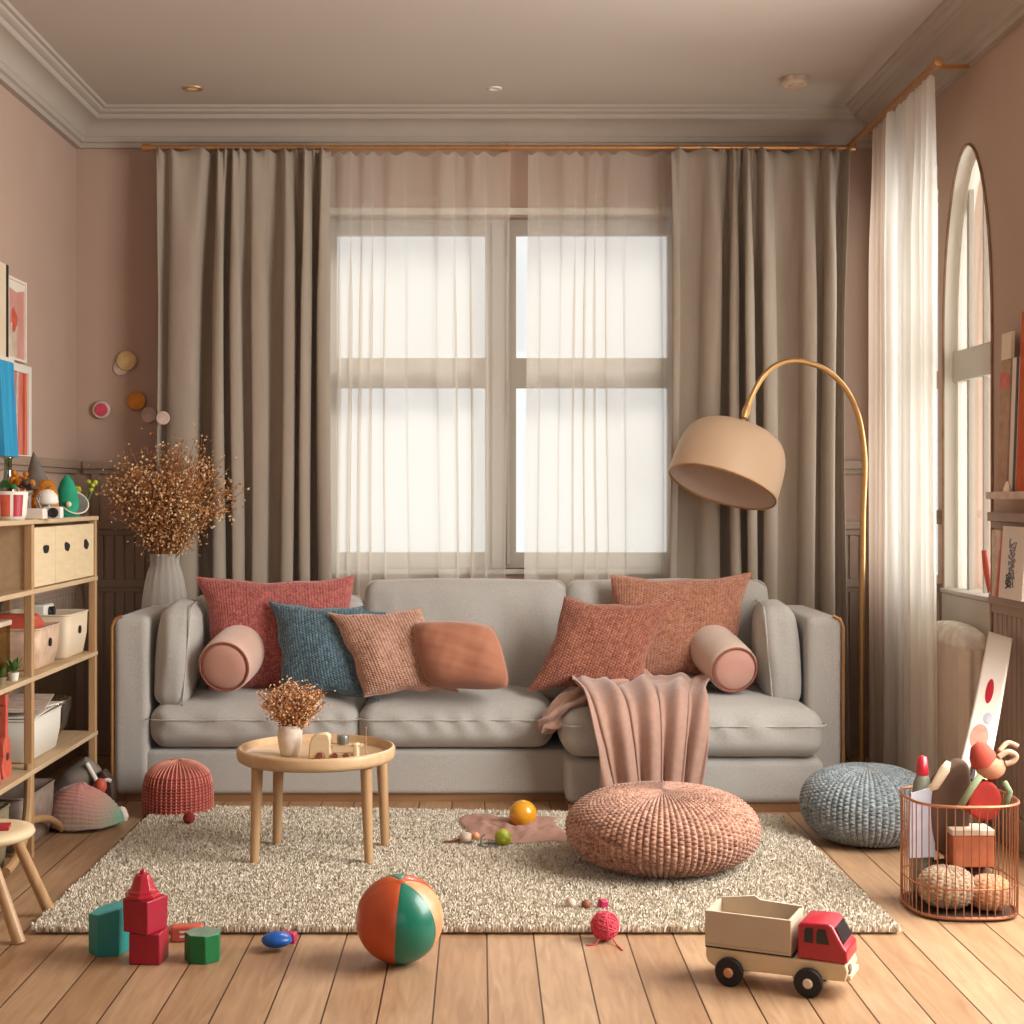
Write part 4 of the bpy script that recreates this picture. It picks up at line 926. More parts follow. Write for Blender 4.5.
bm = B(); tube(bm, [(q.x+.034*math.cos(a), q.y+.03*math.sin(a), q.z+.003) for a in [2*PI*i/28 for i in range(28)]], .003, 6, closed=True); fin_auto(bm, 'band', M['silver'], T)
bm = B(); tube(bm, [(q.x-.03, q.y, q.z+.004), (q.x-.028, q.y, q.z+.03), (q.x-.015, q.y, q.z+.042)], .003, 6); fin_auto(bm, 'clasp', M['silver'], T)
# ------------------------------------------------------------------ tall vase behind the sofa arm
vx_ = W(165, 0, 7.16).x; VB = (vx_, 7.155, 0)
T = thing('floor_vase', 'tall ribbed glass vase standing behind the left sofa arm', 'vase', VB)
pr = ssp([(.0, .0), (.09, .002), (.1, .02), (.098, .2), (.104, .5), (.11, .68), (.106, .78), (.088, .90), (.068, .97), (.07, 1.02)], 6)
bm = B(); seg = 64; rows = []
for r_, z_ in pr[1:]:
    rows.append([bm.verts.new((VB[0]+r_*(1+.035*math.cos(16*2*PI*i/seg))*math.cos(2*PI*i/seg), VB[1]+r_*(1+.035*math.cos(16*2*PI*i/seg))*math.sin(2*PI*i/seg), z_)) for i in range(seg)])
for a, b in zip(rows, rows[1:]): bridge(bm, a, b)
bm.faces.new(rows[0][::-1]); o = fin(bm, 'body', M['vaseglass'], T, smooth=True)
s_ = o.modifiers.new('thickness', 'SOLIDIFY'); s_.thickness = .004
bouquet('dried_flowers', 'large bunch of dried golden brown flowers in the tall vase', (vx_, 7.14, .80), .03, .34, .80, 190, 26, .0092, 9, lean=.045, cols=((214,164,112), (160,106,64), (244,216,172)), zlow=.12)
for q in [x for x in bpy.data.objects if x.name.startswith('dried_flowers')]: pass

# ------------------------------------------------------------------ round wall dots
def disc(px, py, r, m, label, Z=YB-.003, m2=None, sx=1, th=.02):
    c = W(px, py, Z); rr = r*Z/F; T = thing('wall_disc', label, 'wall decoration', c, 0, 'round wall discs')
    bm = B(); lathe(bm, [(0, 0), (rr*.98, 0), (rr, .003), (rr, th-.005), (rr*.9, th), (0, th+.001)], c, 36, axis=(0,-1,0)); fin_auto(bm, 'disc', m, T)
    if m2:
        bm = B(); lathe(bm, [(0, .0005), (rr*.72, .0), (rr*.7, .004), (0, .005)], c+Vector((0, -th, 0)), 30, axis=(0,-1,0)); fin_auto(bm, 'inset', m2, T)
M['straw'] = mat('straw_yellow', (222,190,132), .7); M['orangef'] = mat('orange_felt', (222,142,44), .7); M['pinkf'] = mat('pink_felt', (206,70,96), .7); M['palef'] = mat('pale_pink_felt', (214,190,174), .8)
disc(127, 361, 10, M['straw'], 'straw yellow disc, highest of the wall dots'); disc(121, 368, 8, M['palef'], 'pale disc half hidden under the straw yellow one', th=.008)
disc(102, 410, 9, M['palef'], 'pale rimmed disc with pink centre on back wall', m2=M['pinkf'])
disc(137, 401, 9.5, M['orangef'], 'bright orange round disc on back wall'); disc(149, 415, 8, M['palef'], 'pale pink disc just below the orange one', th=.008)
disc(163, 418, 7, M['palef'], 'pale disc pinned on the edge of left drape', Z=7.262, th=.006)

# ------------------------------------------------------------------ bookcase on the left wall
FX, BX = -1.60, -1.985; YN, YM, YF = 4.74, 5.37, 6.27
T = thing('bookcase', 'pale birch open bookcase on the left wall with drawers', 'shelf', (-1.79, 5.5, 0))
post = .03
for y0 in (YN, YM-.012, YF-post):
    bm = B(); box(bm, FX-post, FX, y0, y0+post, 0, 1.195)
    fin(bm, 'front_post', M['pinez'], T, bev=.003)
    bm = B(); box(bm, BX, BX+post, y0, y0+post, 0, 1.195); fin(bm, 'back_post', M['pinez'], T, bev=.003)
SH = (.317, .65, .962)
for z in SH:
    bm = B(); box(bm, BX, FX+.004, YN+.002, YF-.002, z-.018, z); fin(bm, 'shelf_board', M['pine'], T, bev=.003)
bm = B(); box(bm, BX, FX+.006, YN-.01, YF+.004, 1.195, 1.213); fin(bm, 'top_board', M['pine'], T, bev=.004)
bm = B(); box(bm, BX, FX-.002, YM-.004, YM+.008, .962, 1.195); fin(bm, 'divider', M['pine'], T)
bm = B(); box(bm, BX, BX+.008, YN+.03, YM-.02, .962, 1.195); fin(bm, 'back_panel', mat('brown_back_panel', (140,100,66), .7), T)
# three little drawers
for i in range(3):
    w_ = (YF-post-.006 - (YM+.02))/3; y0 = YM+.02+i*w_
    bm = B(); box(bm, BX+.05, FX-.004, y0+.004, y0+w_-.004, .966, 1.182); d = fin(bm, 'drawer', M['creamwood'], T, bev=.003)
    yc = y0+w_/2+.01; bm = B(); pts = [(yc+.034*math.cos(a)*(1+.15*math.sin(3*a+i)), 1.10+.019*math.sin(a)*(1+.2*math.cos(2*a+i))) for a in [2*PI*k/14 for k in range(14)]]
    prism(bm, pts, 'x', FX-.006, FX-.001); fin(bm, 'finger_hole', M['black'], d)
# curved foot of the middle post
bm = B(); tube(bm, smooth_path([Vector((FX-.015, YM, .34)), Vector((FX-.013, YM-.01, .22)), Vector((FX-.01, YM-.06, .11)), Vector((FX-.01, YM-.16, .04)), Vector((FX-.01, YM-.28, .02))]), [.017]*25, 10)
fin_auto(bm, 'curved_brace', M['pinez'], T)
bm = B(); tube(bm, smooth_path([Vector((FX-.015, YM+.02, .13)), Vector((FX-.01, YM+.2, .10)), Vector((FX-.01, YM+.34, .05)), Vector((FX-.01, YM+.4, .015))]), [.014]*19, 10)
fin_auto(bm, 'curved_brace', M['pinez'], T)

def bin_(label, x0, x1, y0, y1, z, h, m, hole=True, flare=.012, cat='storage bin'):
    cx_, cy_ = (x0+x1)/2, (y0+y1)/2; T = thing('storage_bin', label, cat, (cx_, cy_, z))
    hx, hy = (x1-x0)/2, (y1-y0)/2; bm = B(); rows = []
    for zz, f in ((z, -.03), (z+.01, -.015), (z+h*.5, -.003), (z+h, 0)):
        rows.append([bm.verts.new((cx_+p_.x, cy_+p_.y, zz)) for p_ in rrect(hx+f, hy+f, .03, 0, 6)])
    for a, b in zip(rows, rows[1:]): bridge(bm, a, b)
    bm.faces.new(rows[0][::-1]); o = fin(bm, 'tub', m, T, smooth=True); s = o.modifiers.new('t', 'SOLIDIFY'); s.thickness = .005; s.offset = -1
    bm = B(); tube(bm, [Vector((cx_, cy_, z+h))+p_ for p_ in rrect(hx, hy, .03, 0, 6)], .004, 6, closed=True); fin_auto(bm, 'rim', m, T)
    if hole:
        bm = B(); lathe(bm, [(0, 0), (.016, .0), (.016, .004), (0, .005)], (cx_+hx+.0, cy_, z+h*.62), 18, axis=(1,0,0)); fin_auto(bm, 'hand_hole', M['black'], T)
    return T
bin_('cream bin with round hole at the far end of the middle shelf', -1.92, -1.615, 5.90, 6.20, .65, .175, M['cream'])
bin_('pale blush bin on the middle shelf behind the near post', -1.92, -1.62, 5.50, 5.80, .65, .155, mat('blush_plastic', (222,188,160), .5))
bm = B(); prism(bm, [(5.52, .0), (5.78, .0), (5.76, .07), (5.70, .10), (5.6, .10), (5.54, .06)], 'x', -.10, .10); o = fin(bm, 'toy_bag', M['coral'], None, bev=.015, loc=None); o.location = (-1.77, 0, .75); tag(o, 'coral red soft bag poking from the blush bin', 'bag')
T = thing('toy_camera', 'small white and silver toy camera on the far cream bin', 'toy', (-1.76, 5.98, .82))
bm = B(); box(bm, -1.80, -1.72, 5.93, 6.06, .80, .865); fin(bm, 'body', M['white_paint'], T, bev=.008)
bm = B(); lathe(bm, [(0, 0), (.02, 0), (.022, .02), (.012, .022), (0, .02)], (-1.72, 5.99, .835), 20, axis=(1,0,0)); fin_auto(bm, 'lens', M['darkwin'], T)
bin_('white bin of papers on the lowest shelf', -1.92, -1.63, 5.46, 5.86, .317, .16, M['white_paint'], hole=False)
for i, (dz, rx, c_) in enumerate(((.165, .03, 'paper'), (.178, -.06, 'white_paint'), (.195, .09, 'palef'))):
    bm = B(); box(bm, -.13, .13, -.17, .17, 0, .005); o = fin(bm, 'paper_sheet', M[c_], None, bev=.001); o.location = (-1.77, 5.66+i*.02, .317+dz); o.rotation_euler = (rx*.4, rx*.3, rx*2)
    tag(o, ('lowest white sheet lying across the bin of papers', 'middle white sheet lying across the bin of papers', 'topmost pinkish sheet lying across the bin of papers')[i], 'paper')
T = thing('glass_bowl', 'clear glass bowl on the lowest shelf by far post', 'bowl', (-1.76, 6.08, .317))
bm = B(); lathe(bm, [(0, .004), (.05, .004), (.085, .05), (.10, .12), (.105, .16)], T.location, 32); o = fin(bm, 'bowl', M['glass'], T, smooth=True); s = o.modifiers.new('t', 'SOLIDIFY'); s.thickness = .004
# near bay items
T = thing('glass_tank', 'clear box tank with pale lid on the near middle shelf', 'tank', (-1.78, 5.18, .65))
bm = B(); box(bm, -1.90, -1.66, 5.00, 5.30, .652, .84); fin(bm, 'tank', glass_mat('tank_glass', (214,196,150), .8), T)
bm = B(); box(bm, -1.905, -1.655, 4.995, 5.305, .841, .86); fin(bm, 'lid', M['ledge'], T, bev=.004)
bm = B(); box(bm, -1.88, -1.68, 5.02, 5.28, .655, .74); fin(bm, 'filling', M['olive'], T, bev=.01)
for i, (y, h_) in enumerate(((4.97, .07), (5.12, .055), (5.26, .075))):
    T = thing('small_plant', ('leafy green plant sprig nearest edge of the middle shelf', 'leafy green plant sprig in front of the glass tank', 'leafy green sprig in pale pot by the near post')[i], 'plant', (-1.635, y, .65))
    bm = B(); lathe(bm, [(0, 0), (.014, 0), (.019, .028), (.016, .028), (0, .024)], T.location, 18); fin_auto(bm, 'pot', M['white_paint'] if i == 2 else M['olive'], T)
    bm = B(); rg = random.Random(i+40)
    for k in range(26):
        a = rg.uniform(0, 2*PI); l_ = rg.uniform(.5, 1)*h_; c_ = Vector(T.location)+Vector((0,0,.025)); d_ = Vector((math.cos(a)*.5, math.sin(a)*.5, rg.uniform(.4, 1.2))).normalized()*l_; s_ = Vector((-math.sin(a), math.cos(a), 0))*.008
        v_ = [bm.verts.new(c_), bm.verts.new(c_+d_*.6+s_), bm.verts.new(c_+d_), bm.verts.new(c_+d_*.6-s_+Vector((0,0,.003)))]; bm.faces.new(v_)
    o = fin(bm, 'foliage', M['plant'], T)
T = thing('toy_guitar', 'coral toy guitar standing on the lowest near shelf', 'toy', (-1.66, 5.22, .317))
gp = [(0, 0), (.035, .0), (.05, .02), (.05, .05), (.036, .075), (.042, .10), (.034, .128), (.012, .14), (.010, .25), (.016, .255), (.014, .29), (-.014, .29), (-.016, .255), (-.010, .25), (-.012, .14), (-.034, .128), (-.042, .10), (-.036, .075), (-.05, .05), (-.05, .02), (-.035, 0)]
bm = B(); prism(bm, [(5.22+a, .317+b) for a, b in gp[1:]], 'x', -1.668, -1.645); fin(bm, 'body', M['coral'], T, bev=.003)
bm = B(); lathe(bm, [(0, 0), (.014, 0), (.014, .002), (0, .003)], (-1.645, 5.22, .39), 18, axis=(1,0,0)); fin_auto(bm, 'sound_hole', M['darkbrown'], T)
T = thing('pink_figure', 'pink and white slim toy figure on the lowest near shelf', 'toy', (-1.65, 5.06, .317))
bm = B(); lathe(bm, [(0, 0), (.03, 0), (.034, .02), (.022, .10), (.018, .17), (.026, .2), (.02, .215), (0, .22)], T.location, 24); fin(bm, 'body', mat('soft_pink', (224,110,116), .5), T, smooth=True)
bm = B(); ball(bm, Vector(T.location)+Vector((0,0,.24)), .026, 20); fin(bm, 'head', M['cream'], T, smooth=True)
for i, (y, w_, m_, lab, h_) in enumerate(((5.20, .05, M['teal'], 'dark teal book upright behind the toy guitar', .26), (5.26, .035, mat('dark_green_cover', (30,56,52), .6), 'dark green book upright beside the teal book', .27))):
    T = thing('book', lab, 'book', (-1.80, y+w_/2, .317))
    bm = B(); box(bm, -1.90, -1.72, y, y+.004, .318, .318+h_); box(bm, -1.90, -1.72, y+w_-.004, y+w_, .318, .318+h_); box(bm, -1.724, -1.718, y, y+w_, .318, .318+h_); fin(bm, 'cover', m_, T)
    bm = B(); box(bm, -1.895, -1.724, y+.004, y+w_-.004, .322, .314+h_); fin(bm, 'pages', M['paper'], T)
T = thing('storage_box', 'coral open-fronted box on the lowest near shelf', 'box', (-1.78, 4.98, .317))
bm = B(); box(bm, -1.88, -1.69, 4.90, 5.02, .317, .322); box(bm, -1.88, -1.69, 4.90, 4.906, .322, .47); box(bm, -1.88, -1.69, 5.014, 5.02, .322, .47); box(bm, -1.88, -1.874, 4.906, 5.014, .322, .47); fin(bm, 'box', M['coral'], T)

# --- things on the bookcase top
TP = 1.213
def on_top(px, Z): return ((px-480)*Z/F, Z, TP)
t = thing('glass_bottle', 'tall green glass bottle at the near end of bookcase top', 'bottle', on_top(8, 5.62))
bm = B(); lathe(bm, [(0, .003), (.034, .003), (.037, .015), (.037, .10), (.03, .125), (.016, .15), (.014, .22), (.018, .222), (.018, .232), (.013, .232)], t.location, 28); fin(bm, 'bottle', M['greenglass'], t, smooth=True)
bm = B(); lathe(bm, [(0, .005), (.033, .005), (.033, .13), (.013, .15), (.012, .19), (0, .19)], t.location, 24); fin(bm, 'liquid', mat('green_liquid', (30,128,62), .3), t, smooth=True)
t = thing('storage_pot', 'white pot with red stripe on near end of bookcase top', 'pot', on_top(10, 5.28))
bm = B(); lathe(bm, [(0, 0), (.05, 0), (.056, .02), (.062, .095), (.058, .1), (.05, .098), (.05, .02)], t.location, 40); fin(bm, 'pot', M['white_paint'], t, smooth=True)
for a0, a1, m_ in ((-80, -48, M['red']), (-125, -92, M['coral'])):
    bm = B(); n_ = 6; A = []; C = []
    for i in range(n_+1):
        a = R(a0+(a1-a0)*i/n_+20); A.append(bm.verts.new(Vector(t.location)+Vector((.0555*math.cos(a), .0555*math.sin(a), .012)))); C.append(bm.verts.new(Vector(t.location)+Vector((.0625*math.cos(a), .0625*math.sin(a), .088))))
    for i in range(n_): bm.faces.new((A[i], A[i+1], C[i+1], C[i]))
    o = fin(bm, 'stripe', m_, t); s = o.modifiers.new('t', 'SOLIDIFY'); s.thickness = .003; s.offset = 0
t = thing('dried_posy', 'orange and dark brown posy in slim vase on bookcase top', 'flowers', on_top(23, 5.55))
bm = B(); lathe(bm, [(0, 0), (.018, 0), (.022, .012), (.012, .05), (.010, .1), (.014, .125), (.012, .125), (0, .1)], t.location, 22); fin(bm, 'vase', M['peach'], t, smooth=True)
bm = B(); rg = random.Random(8)
for k in range(14): ball(bm, Vector(t.location)+Vector((rg.uniform(-.035,.035), rg.uniform(-.03,.03), .14+rg.uniform(-.02,.03))), rg.uniform(.009,.016), 10)
fin(bm, 'blooms', M['amber'], t, smooth=True)
bm = B()
for k in range(8): ball(bm, Vector(t.location)+Vector((rg.uniform(0,.05), rg.uniform(-.04,.0), .128+rg.uniform(-.015,.015))), rg.uniform(.008,.013), 10)
fin(bm, 'dark_blooms', M['darkbrown'], t, smooth=True)
t = thing('plush_toy', 'amber furry toy with tall grey cone hat on bookcase', 'toy', on_top(45, 5.88))
bm = B(); lathe(bm, [(0, 0), (.045, 0), (.055, .03), (.05, .09), (.034, .14), (0, .15)], t.location, 28); fin(bm, 'body', M['amber'], t, smooth=True)
bm = B(); ball(bm, Vector(t.location)+Vector((.03,-.03,.1)), .022, 16); ball(bm, Vector(t.location)+Vector((-.02,-.045,.06)), .02, 16); fin(bm, 'arms', M['amber'], t, smooth=True)
bm = B(); lathe(bm, [(.052, .11), (.05, .125), (.032, .18), (.012, .235), (0, .26)], Vector(t.location)+Vector((-.018, .012, 0)), 28, axis=(-.12, 0, 1)); fin(bm, 'hat', M['greyfelt'], t, smooth=True)
t = thing('toy_mushroom', 'white domed toy mushroom on the bookcase top', 'toy', on_top(47, 5.62))
bm = B(); lathe(bm, [(0, .05), (.036, .052), (.042, .06), (.038, .085), (.022, .104), (0, .11)], t.location, 28); fin(bm, 'cap', M['white_paint'], t, smooth=True)
bm = B(); lathe(bm, [(0, 0), (.02, 0), (.016, .03), (.018, .052)], t.location, 20); fin(bm, 'stalk', M['silver'], t, smooth=True)
t = thing('toy_camera', 'small white toy camera with black lens on bookcase top', 'toy', on_top(53, 5.50))
bm = B(); box(bm, -.035, .035, -.018, .018, 0, .044); o = fin(bm, 'body', M['white_paint'], t, world=False, bev=.006)
bm = B(); lathe(bm, [(.017, 0), (.019, .01), (.012, .012), (0, .006)], Vector((.008, -.018, .022)), 22, axis=(0,-1,0)); fin_auto(bm, 'lens', M['black'], t, world=False)
t = thing('toy_tin', 'small pale open tin at the near edge of bookcase top', 'tin', on_top(36, 5.45))
bm = B(); box(bm, -.035, .035, -.03, .03, 0, .038); fin(bm, 'tin', M['paper'], t, world=False, bev=.004)
bm = B(); tube(bm, [(-.02,0,.035), (-.03,0,.085), (-.012,0,.095)], .004, 6); tube(bm, [(.005,0,.035), (.012,.01,.09)], .004, 6); tube(bm, [(.02,0,.035), (.005,-.01,.075)], .003, 6); fin_auto(bm, 'tools', M['silver'], t, world=False)
t = thing('plush_toy', 'bright green peaked plush toy on the bookcase top', 'toy', on_top(67, 6.02))
bm = B(); lathe(bm, [(0, 0), (.048, 0), (.05, .03), (.042, .09), (.026, .14), (.008, .165), (0, .168)], t.location, 28); fin(bm, 'body', mat('emerald_felt', (22,150,112), .85), t, smooth=True)
bm = B(); ball(bm, Vector(t.location)+Vector((.02,-.05,.05)), .012, 12); fin(bm, 'nose', M['cream'], t, smooth=True)
t = thing('round_dish', 'tilted round grey dish with pale rim on bookcase end', 'dish', on_top(76, 6.05))
bm = B(); lathe(bm, [(0, -.004), (.03, -.003), (.05, .004), (.056, .010), (.054, .013), (.045, .006), (0, .002)], Vector(t.location)+Vector((0, -.03, .05)), 36, axis=(.45, -.65, .6)); fin(bm, 'dish', M['silver'], t, smooth=True)
bm = B(); c_ = Vector(t.location)+Vector((0,-.03,.05)); ax_ = Vector((.45,-.65,.6)).normalized(); U_ = ax_.orthogonal().normalized(); V_ = ax_.cross(U_)
tube(bm, [c_+ax_*.011+(U_*math.cos(2*PI*i/30)+V_*math.sin(2*PI*i/30))*.055 for i in range(30)], .003, 6, closed=True); fin_auto(bm, 'rim', M['paper'], t)
t = thing('small_flowers', 'tiny yellow and green flowers in glass at bookcase end', 'flowers', on_top(84, 6.16))
bm = B(); lathe(bm, [(0, .002), (.018, .002), (.016, .04), (.022, .07)], t.location, 20); fin(bm, 'glass', M['glass'], t, smooth=True)
bm = B(); rg = random.Random(4)
for k in range(9): tube(bm, [Vector(t.location)+Vector((0,0,.01)), Vector(t.location)+Vector((rg.uniform(-.04,.05), rg.uniform(-.02,.02), rg.uniform(.09,.15)))], .0015, 4)
fin_auto(bm, 'stems', M['plant'], t)
bm = B(); rg = random.Random(4)
for k in range(9): ball(bm, Vector(t.location)+Vector((rg.uniform(-.04,.05), rg.uniform(-.02,.02), rg.uniform(.09,.15))), .011, 10)
fin(bm, 'blooms', M['lime'], t, smooth=True)

# ------------------------------------------------------------------ pictures on the left wall (thin framed boards leaning / hung)
def wall_pic(label, y0, y1, z0, z1, x, mframe, art, fr=.02, sgn=1, name='framed_picture', th=.02, tilt=0):
    """art: list of (y0,y1,z0,z1,material,name) flat painted areas; sgn=+1 for left wall, facing +X"""
    T = thing(name, label, 'picture', (x, (y0+y1)/2, z0))
    bm = B(); rectframe(bm, 'x', x, th*sgn, y0, y1, z0, z1, [(y0+fr, y1-fr, z0+fr, z1-fr)]); fin(bm, 'frame', mframe, T, bev=.002)
    bm = B(); box(bm, min(x, x+.01*sgn), max(x, x+.01*sgn), y0+fr, y1-fr, z0+fr, z1-fr); fin(bm, 'artwork', art[0], T)
    for k, (pts, m_, nm) in enumerate(art[1:]):
        bm = B(); P_ = [(y0+fr+(y1-y0-2*fr)*a, z0+fr+(z1-z0-2*fr)*b) for a, b in pts]; e_ = x+(.0102+.0006*k)*sgn; prism(bm, P_, 'x', min(e_, e_+.001*sgn), max(e_, e_+.001*sgn)); fin(bm, nm, m_, T)
    return T
M['artpink'] = mat('pink_wash', (206,150,140), .9, (190,130,116), 8, 1); M['artred'] = mat('red_wash', (196,90,86), .9, (216,140,120), 5, 1, stretch=(1,8,1)); M['artgrey'] = mat('grey_blue_wash', (150,152,168), .9, (186,184,190), 14, 1)
wall_pic('tall narrow picture with pale pink wash, upper on the left wall', 6.36, 6.62, 1.88, 2.235, XL+.001, M['paper'],
   (M['artpink'], ([(0,0), (.55,0), (.6,.42), (.2,.45), (0,.3)], M['ledge'], 'painted_shape'), ([(.30,.35), (.42,.33), (.62,.52), (.36,.66), (.26,.6)], M['coral'], 'painted_shape'), ([(0,.9), (.5,.86), (1,.92), (1,1), (0,1)], M['paper'], 'painted_band')), fr=.012)
wall_pic('white framed picture with red streaks, lower on the left wall', 6.30, 6.69, 1.44, 1.87, XL+.001, M['white_paint'],
   (M['artred'], ([(0,0), (.12,0), (.22,1), (0,1)], M['paper'], 'painted_streak'), ([(.45,0), (.55,0), (.6,1), (.5,1)], M['palef'], 'painted_streak'), ([(.8,0), (.88,0), (.9,1), (.8,1)], M['orangepaint'], 'painted_streak')), fr=.035)
T = thing('canvas_board', 'turquoise painted board leaning before the red streaked picture', 'picture', (XL+.04, 6.36, 1.214), (0, R(-3), 0))
T.location = (XL+.05, 6.26, 1.44)
bm = B(); box(bm, -.012, .012, -.07, .11, .02, .42); fin(bm, 'canvas', M['skyblue'], T, world=False, bev=.002)
bm = B(); box(bm, -.014, .014, -.072, .112, .42, .437); fin(bm, 'edge_strip', M['white_paint'], T, world=False)
T = thing('framed_picture', 'tall dark framed board with cream face at left photo edge', 'picture', (XL+.02, 6.33, 1.85))
bm = B(); box(bm, XL+.001, XL+.03, 6.31, 6.335, 1.88, 2.27); fin(bm, 'dark_edge', M['black'], T, bev=.002)
bm = B(); box(bm, XL+.001, XL+.026, 6.05, 6.31, 1.88, 2.27); fin(bm, 'face', M['cream'], T)

# ------------------------------------------------------------------ stool and floor clutter at the left
SX, SY = -1.50, 4.50
T = thing('stool', 'small round pale wooden stool cut by the left photo edge', 'stool', (SX, SY, 0))
bm = B(); lathe(bm, [(0, .262), (.12, .262), (.150, .272), (.160, .284), (.155, .296), (.12, .302), (0, .303)], (SX, SY, 0), 56); fin(bm, 'seat', M['creamwood'], T, smooth=True)
for a_, b_, c_, d_ in ((.05, -.09, .185, -.155), (.10, .02, .19, .145), (-.09, .07, -.17, .16), (-.08, -.08, -.15, -.16)):
    top = Vector((SX+a_, SY+b_, .268)); bot = Vector((SX+c_*(.9), SY+d_, .0)); bm = B(); d = bot-top
    tube(bm, [top+d*i/6 for i in range(7)], [.016+.003*i/6 for i in range(7)], 14); fin_auto(bm, 'leg', M['oak'], T)
bm = B(); box(bm, -.06, .05, -.035, .035, 0, .010); o = fin(bm, 'small_book', M['red'], None, bev=.002); o.location = (SX+.045, SY-.02, .3035); o.rotation_euler = (0,0,.2); tag(o, 'small flat red book lying on the wooden stool', 'book')
# knitted drawstring bag with toys at the foot of the bookcase
bx_, by_ = p(88, 5.98)+.01, 5.86
T = thing('mesh_bag', 'slumped grey and pink knitted bag on floor by bookcase foot', 'bag', (bx_, by_, 0))
n1, n2 = 150, 90; th = np.linspace(0, 2*PI, n1, endpoint=False)[:, None]; ph = np.linspace(.02, PI-.02, n2)[None, :]
rr_ = np.sin(ph)**.8; hz = np.where(np.cos(ph) > 0, .15, .015)*np.cos(ph)*(1-.35*np.clip(np.cos(th), 0, 1)*np.sin(ph)) 
hg = np.abs(np.sin(th*30))*np.abs(np.sin(ph*26))
P = np.stack([bx_+(.15+.004*hg)*rr_*np.cos(th)*(1+.08*np.sin(3*th)), by_+(.11+.004*hg)*rr_*np.sin(th), .018+hz+.004*hg+.006*fbm(3*np.cos(th)+0*ph, 3*ph+0*th, 3)], -1)
P[..., 2] = np.maximum(P[..., 2], .002)
k = np.clip((P[..., 2]/.17), 0, 1)[..., None]; k2 = np.clip((P[..., 0:1]-bx_)/.15, 0, 1); ca_, cb_, cc_ = (np.array(lin(c)[:3]) for c in ((176,164,148), (206,140,130), (110,168,140)))
colr = (ca_*(1-k)+cb_*k); colr = colr*(1-k2**4)+cc_*k2**4
grid_obj('pouch', P, M['knit'], T, closed_u=True, colors=colr)
t = thing('toy_shoe', 'grey and white soft shoe lying behind the knitted bag', 'shoe', (p(75, 6.1), 6.12, 0))
q = t.location; bm = B(); pr_ = smooth_path([Vector((-.10,0,.05)), Vector((-.04,0,.10)), Vector((.03,0,.16)), Vector((.07,0,.20))]); tube(bm, [q+v for v in pr_], [.045+.012*math.sin(i) *0+ .02*(1-abs(i-9)/9) for i in range(len(pr_))], 16); fin(bm, 'upper', mat('grey_suede', (150,138,126), .9), t, smooth=True)
bm = B(); tube(bm, [q+v for v in (Vector((.055,-.05,.215)), Vector((.09,-.045,.15)), Vector((.115,-.03,.09)))], .010, 10); fin_auto(bm, 'sole_edge', M['white_paint'], t)
t = thing('toy_bag', 'small black bag with white handle by the sofa arm', 'bag', (p(104, 6.02), 6.10, 0)); q = t.location
bm = B(); prism(bm, [(q.x-.05, 0), (q.x+.035, 0), (q.x+.02, .14), (q.x-.02, .19), (q.x-.045, .12)], 'y', q.y-.03, q.y+.03); fin(bm, 'body', M['darkbrown'], t, bev=.01)
bm = B(); tube(bm, smooth_path([q+v for v in (Vector((-.06,-.04,.02)), Vector((-.055,-.045,.08)), Vector((-.03,-.05,.13)), Vector((.0,-.05,.15)), Vector((.02,-.045,.145)))]), .008, 10); fin_auto(bm, 'handle', M['paper'], t)
o_ = B(); ball(o_, (p(100, 5.98), 5.985, .138), .026, 20, 1.25); tag(fin(o_, 'toy_egg', M['coral'], None, smooth=True, loc=(p(100,5.98), 5.985, .11)), 'small orange red egg on top of the knitted bag', 'toy')
t = thing('paper_scrap', 'small crumpled pale paper on floor beside the sofa corner', 'paper', (p(118, 5.92), 5.98, 0)); q = t.location
bm = B(); lathe(bm, [(0, .002), (.02, .002), (.026, .02), (.018, .045), (.012, .055), (0, .06)], q, 9, sx=1.1); fin(bm, 'scrap', M['paper'], t)
bin_('grey tub under the bookcase behind the curved brace', -1.90, -1.64, 5.42, 5.80, 0.0, .20, mat('grey_mauve_plastic', (160,140,128), .6), hole=False)
bin_('olive basket under the near end of the bookcase', -1.90, -1.64, 4.90, 5.25, 0.0, .22, M['olive'], hole=False)

# ------------------------------------------------------------------ right wall: pleated bench, pictures, ledge
T = thing('pleated_bench', 'cream pleated fabric covered bench below the arched window', 'bench', (1.80, 6.15, 0))
hx_, hy_ = .052, .23; cxb, cyb = 1.912, 6.03; rows = []; pts = rrect(hx_, hy_, .03, 0, 8); dense = []
for a, b in zip(pts, pts[1:]+pts[:1]):
    k_ = max(1, int((b-a).length/.004))
    for i in range(k_): dense.append(a+(b-a)*i/k_)
nd = len(dense); zz_ = np.linspace(0.005, .71, 24); P = np.zeros((nd, 24, 3)); L_ = np.arange(nd)/nd
for j, z in enumerate(zz_):
    for i, d in enumerate(dense):
        k_ = 1+.0; nn = Vector((d.x/hx_, d.y/hy_, 0)).normalized(); a_ = .007*math.sin(2*PI*i/9.5+.8*math.sin(i*.05))*(1-.5*(z/.70)**8)
        P[i, j] = (cxb+d.x+nn.x*a_, cyb+d.y+nn.y*a_, z)
o = grid_obj('pleated_skirt', P, M['pleat'], T, closed_u=True); s = o.modifiers.new('t', 'SOLIDIFY'); s.thickness = .003
rbox((cxb, cyb, .725), hx_+.006, hy_+.008, .035, .03, crown=(.03, 0), wr=.0004, name='cushion_top', m=mat('white_cotton', (244,236,222), .9), parent=T)
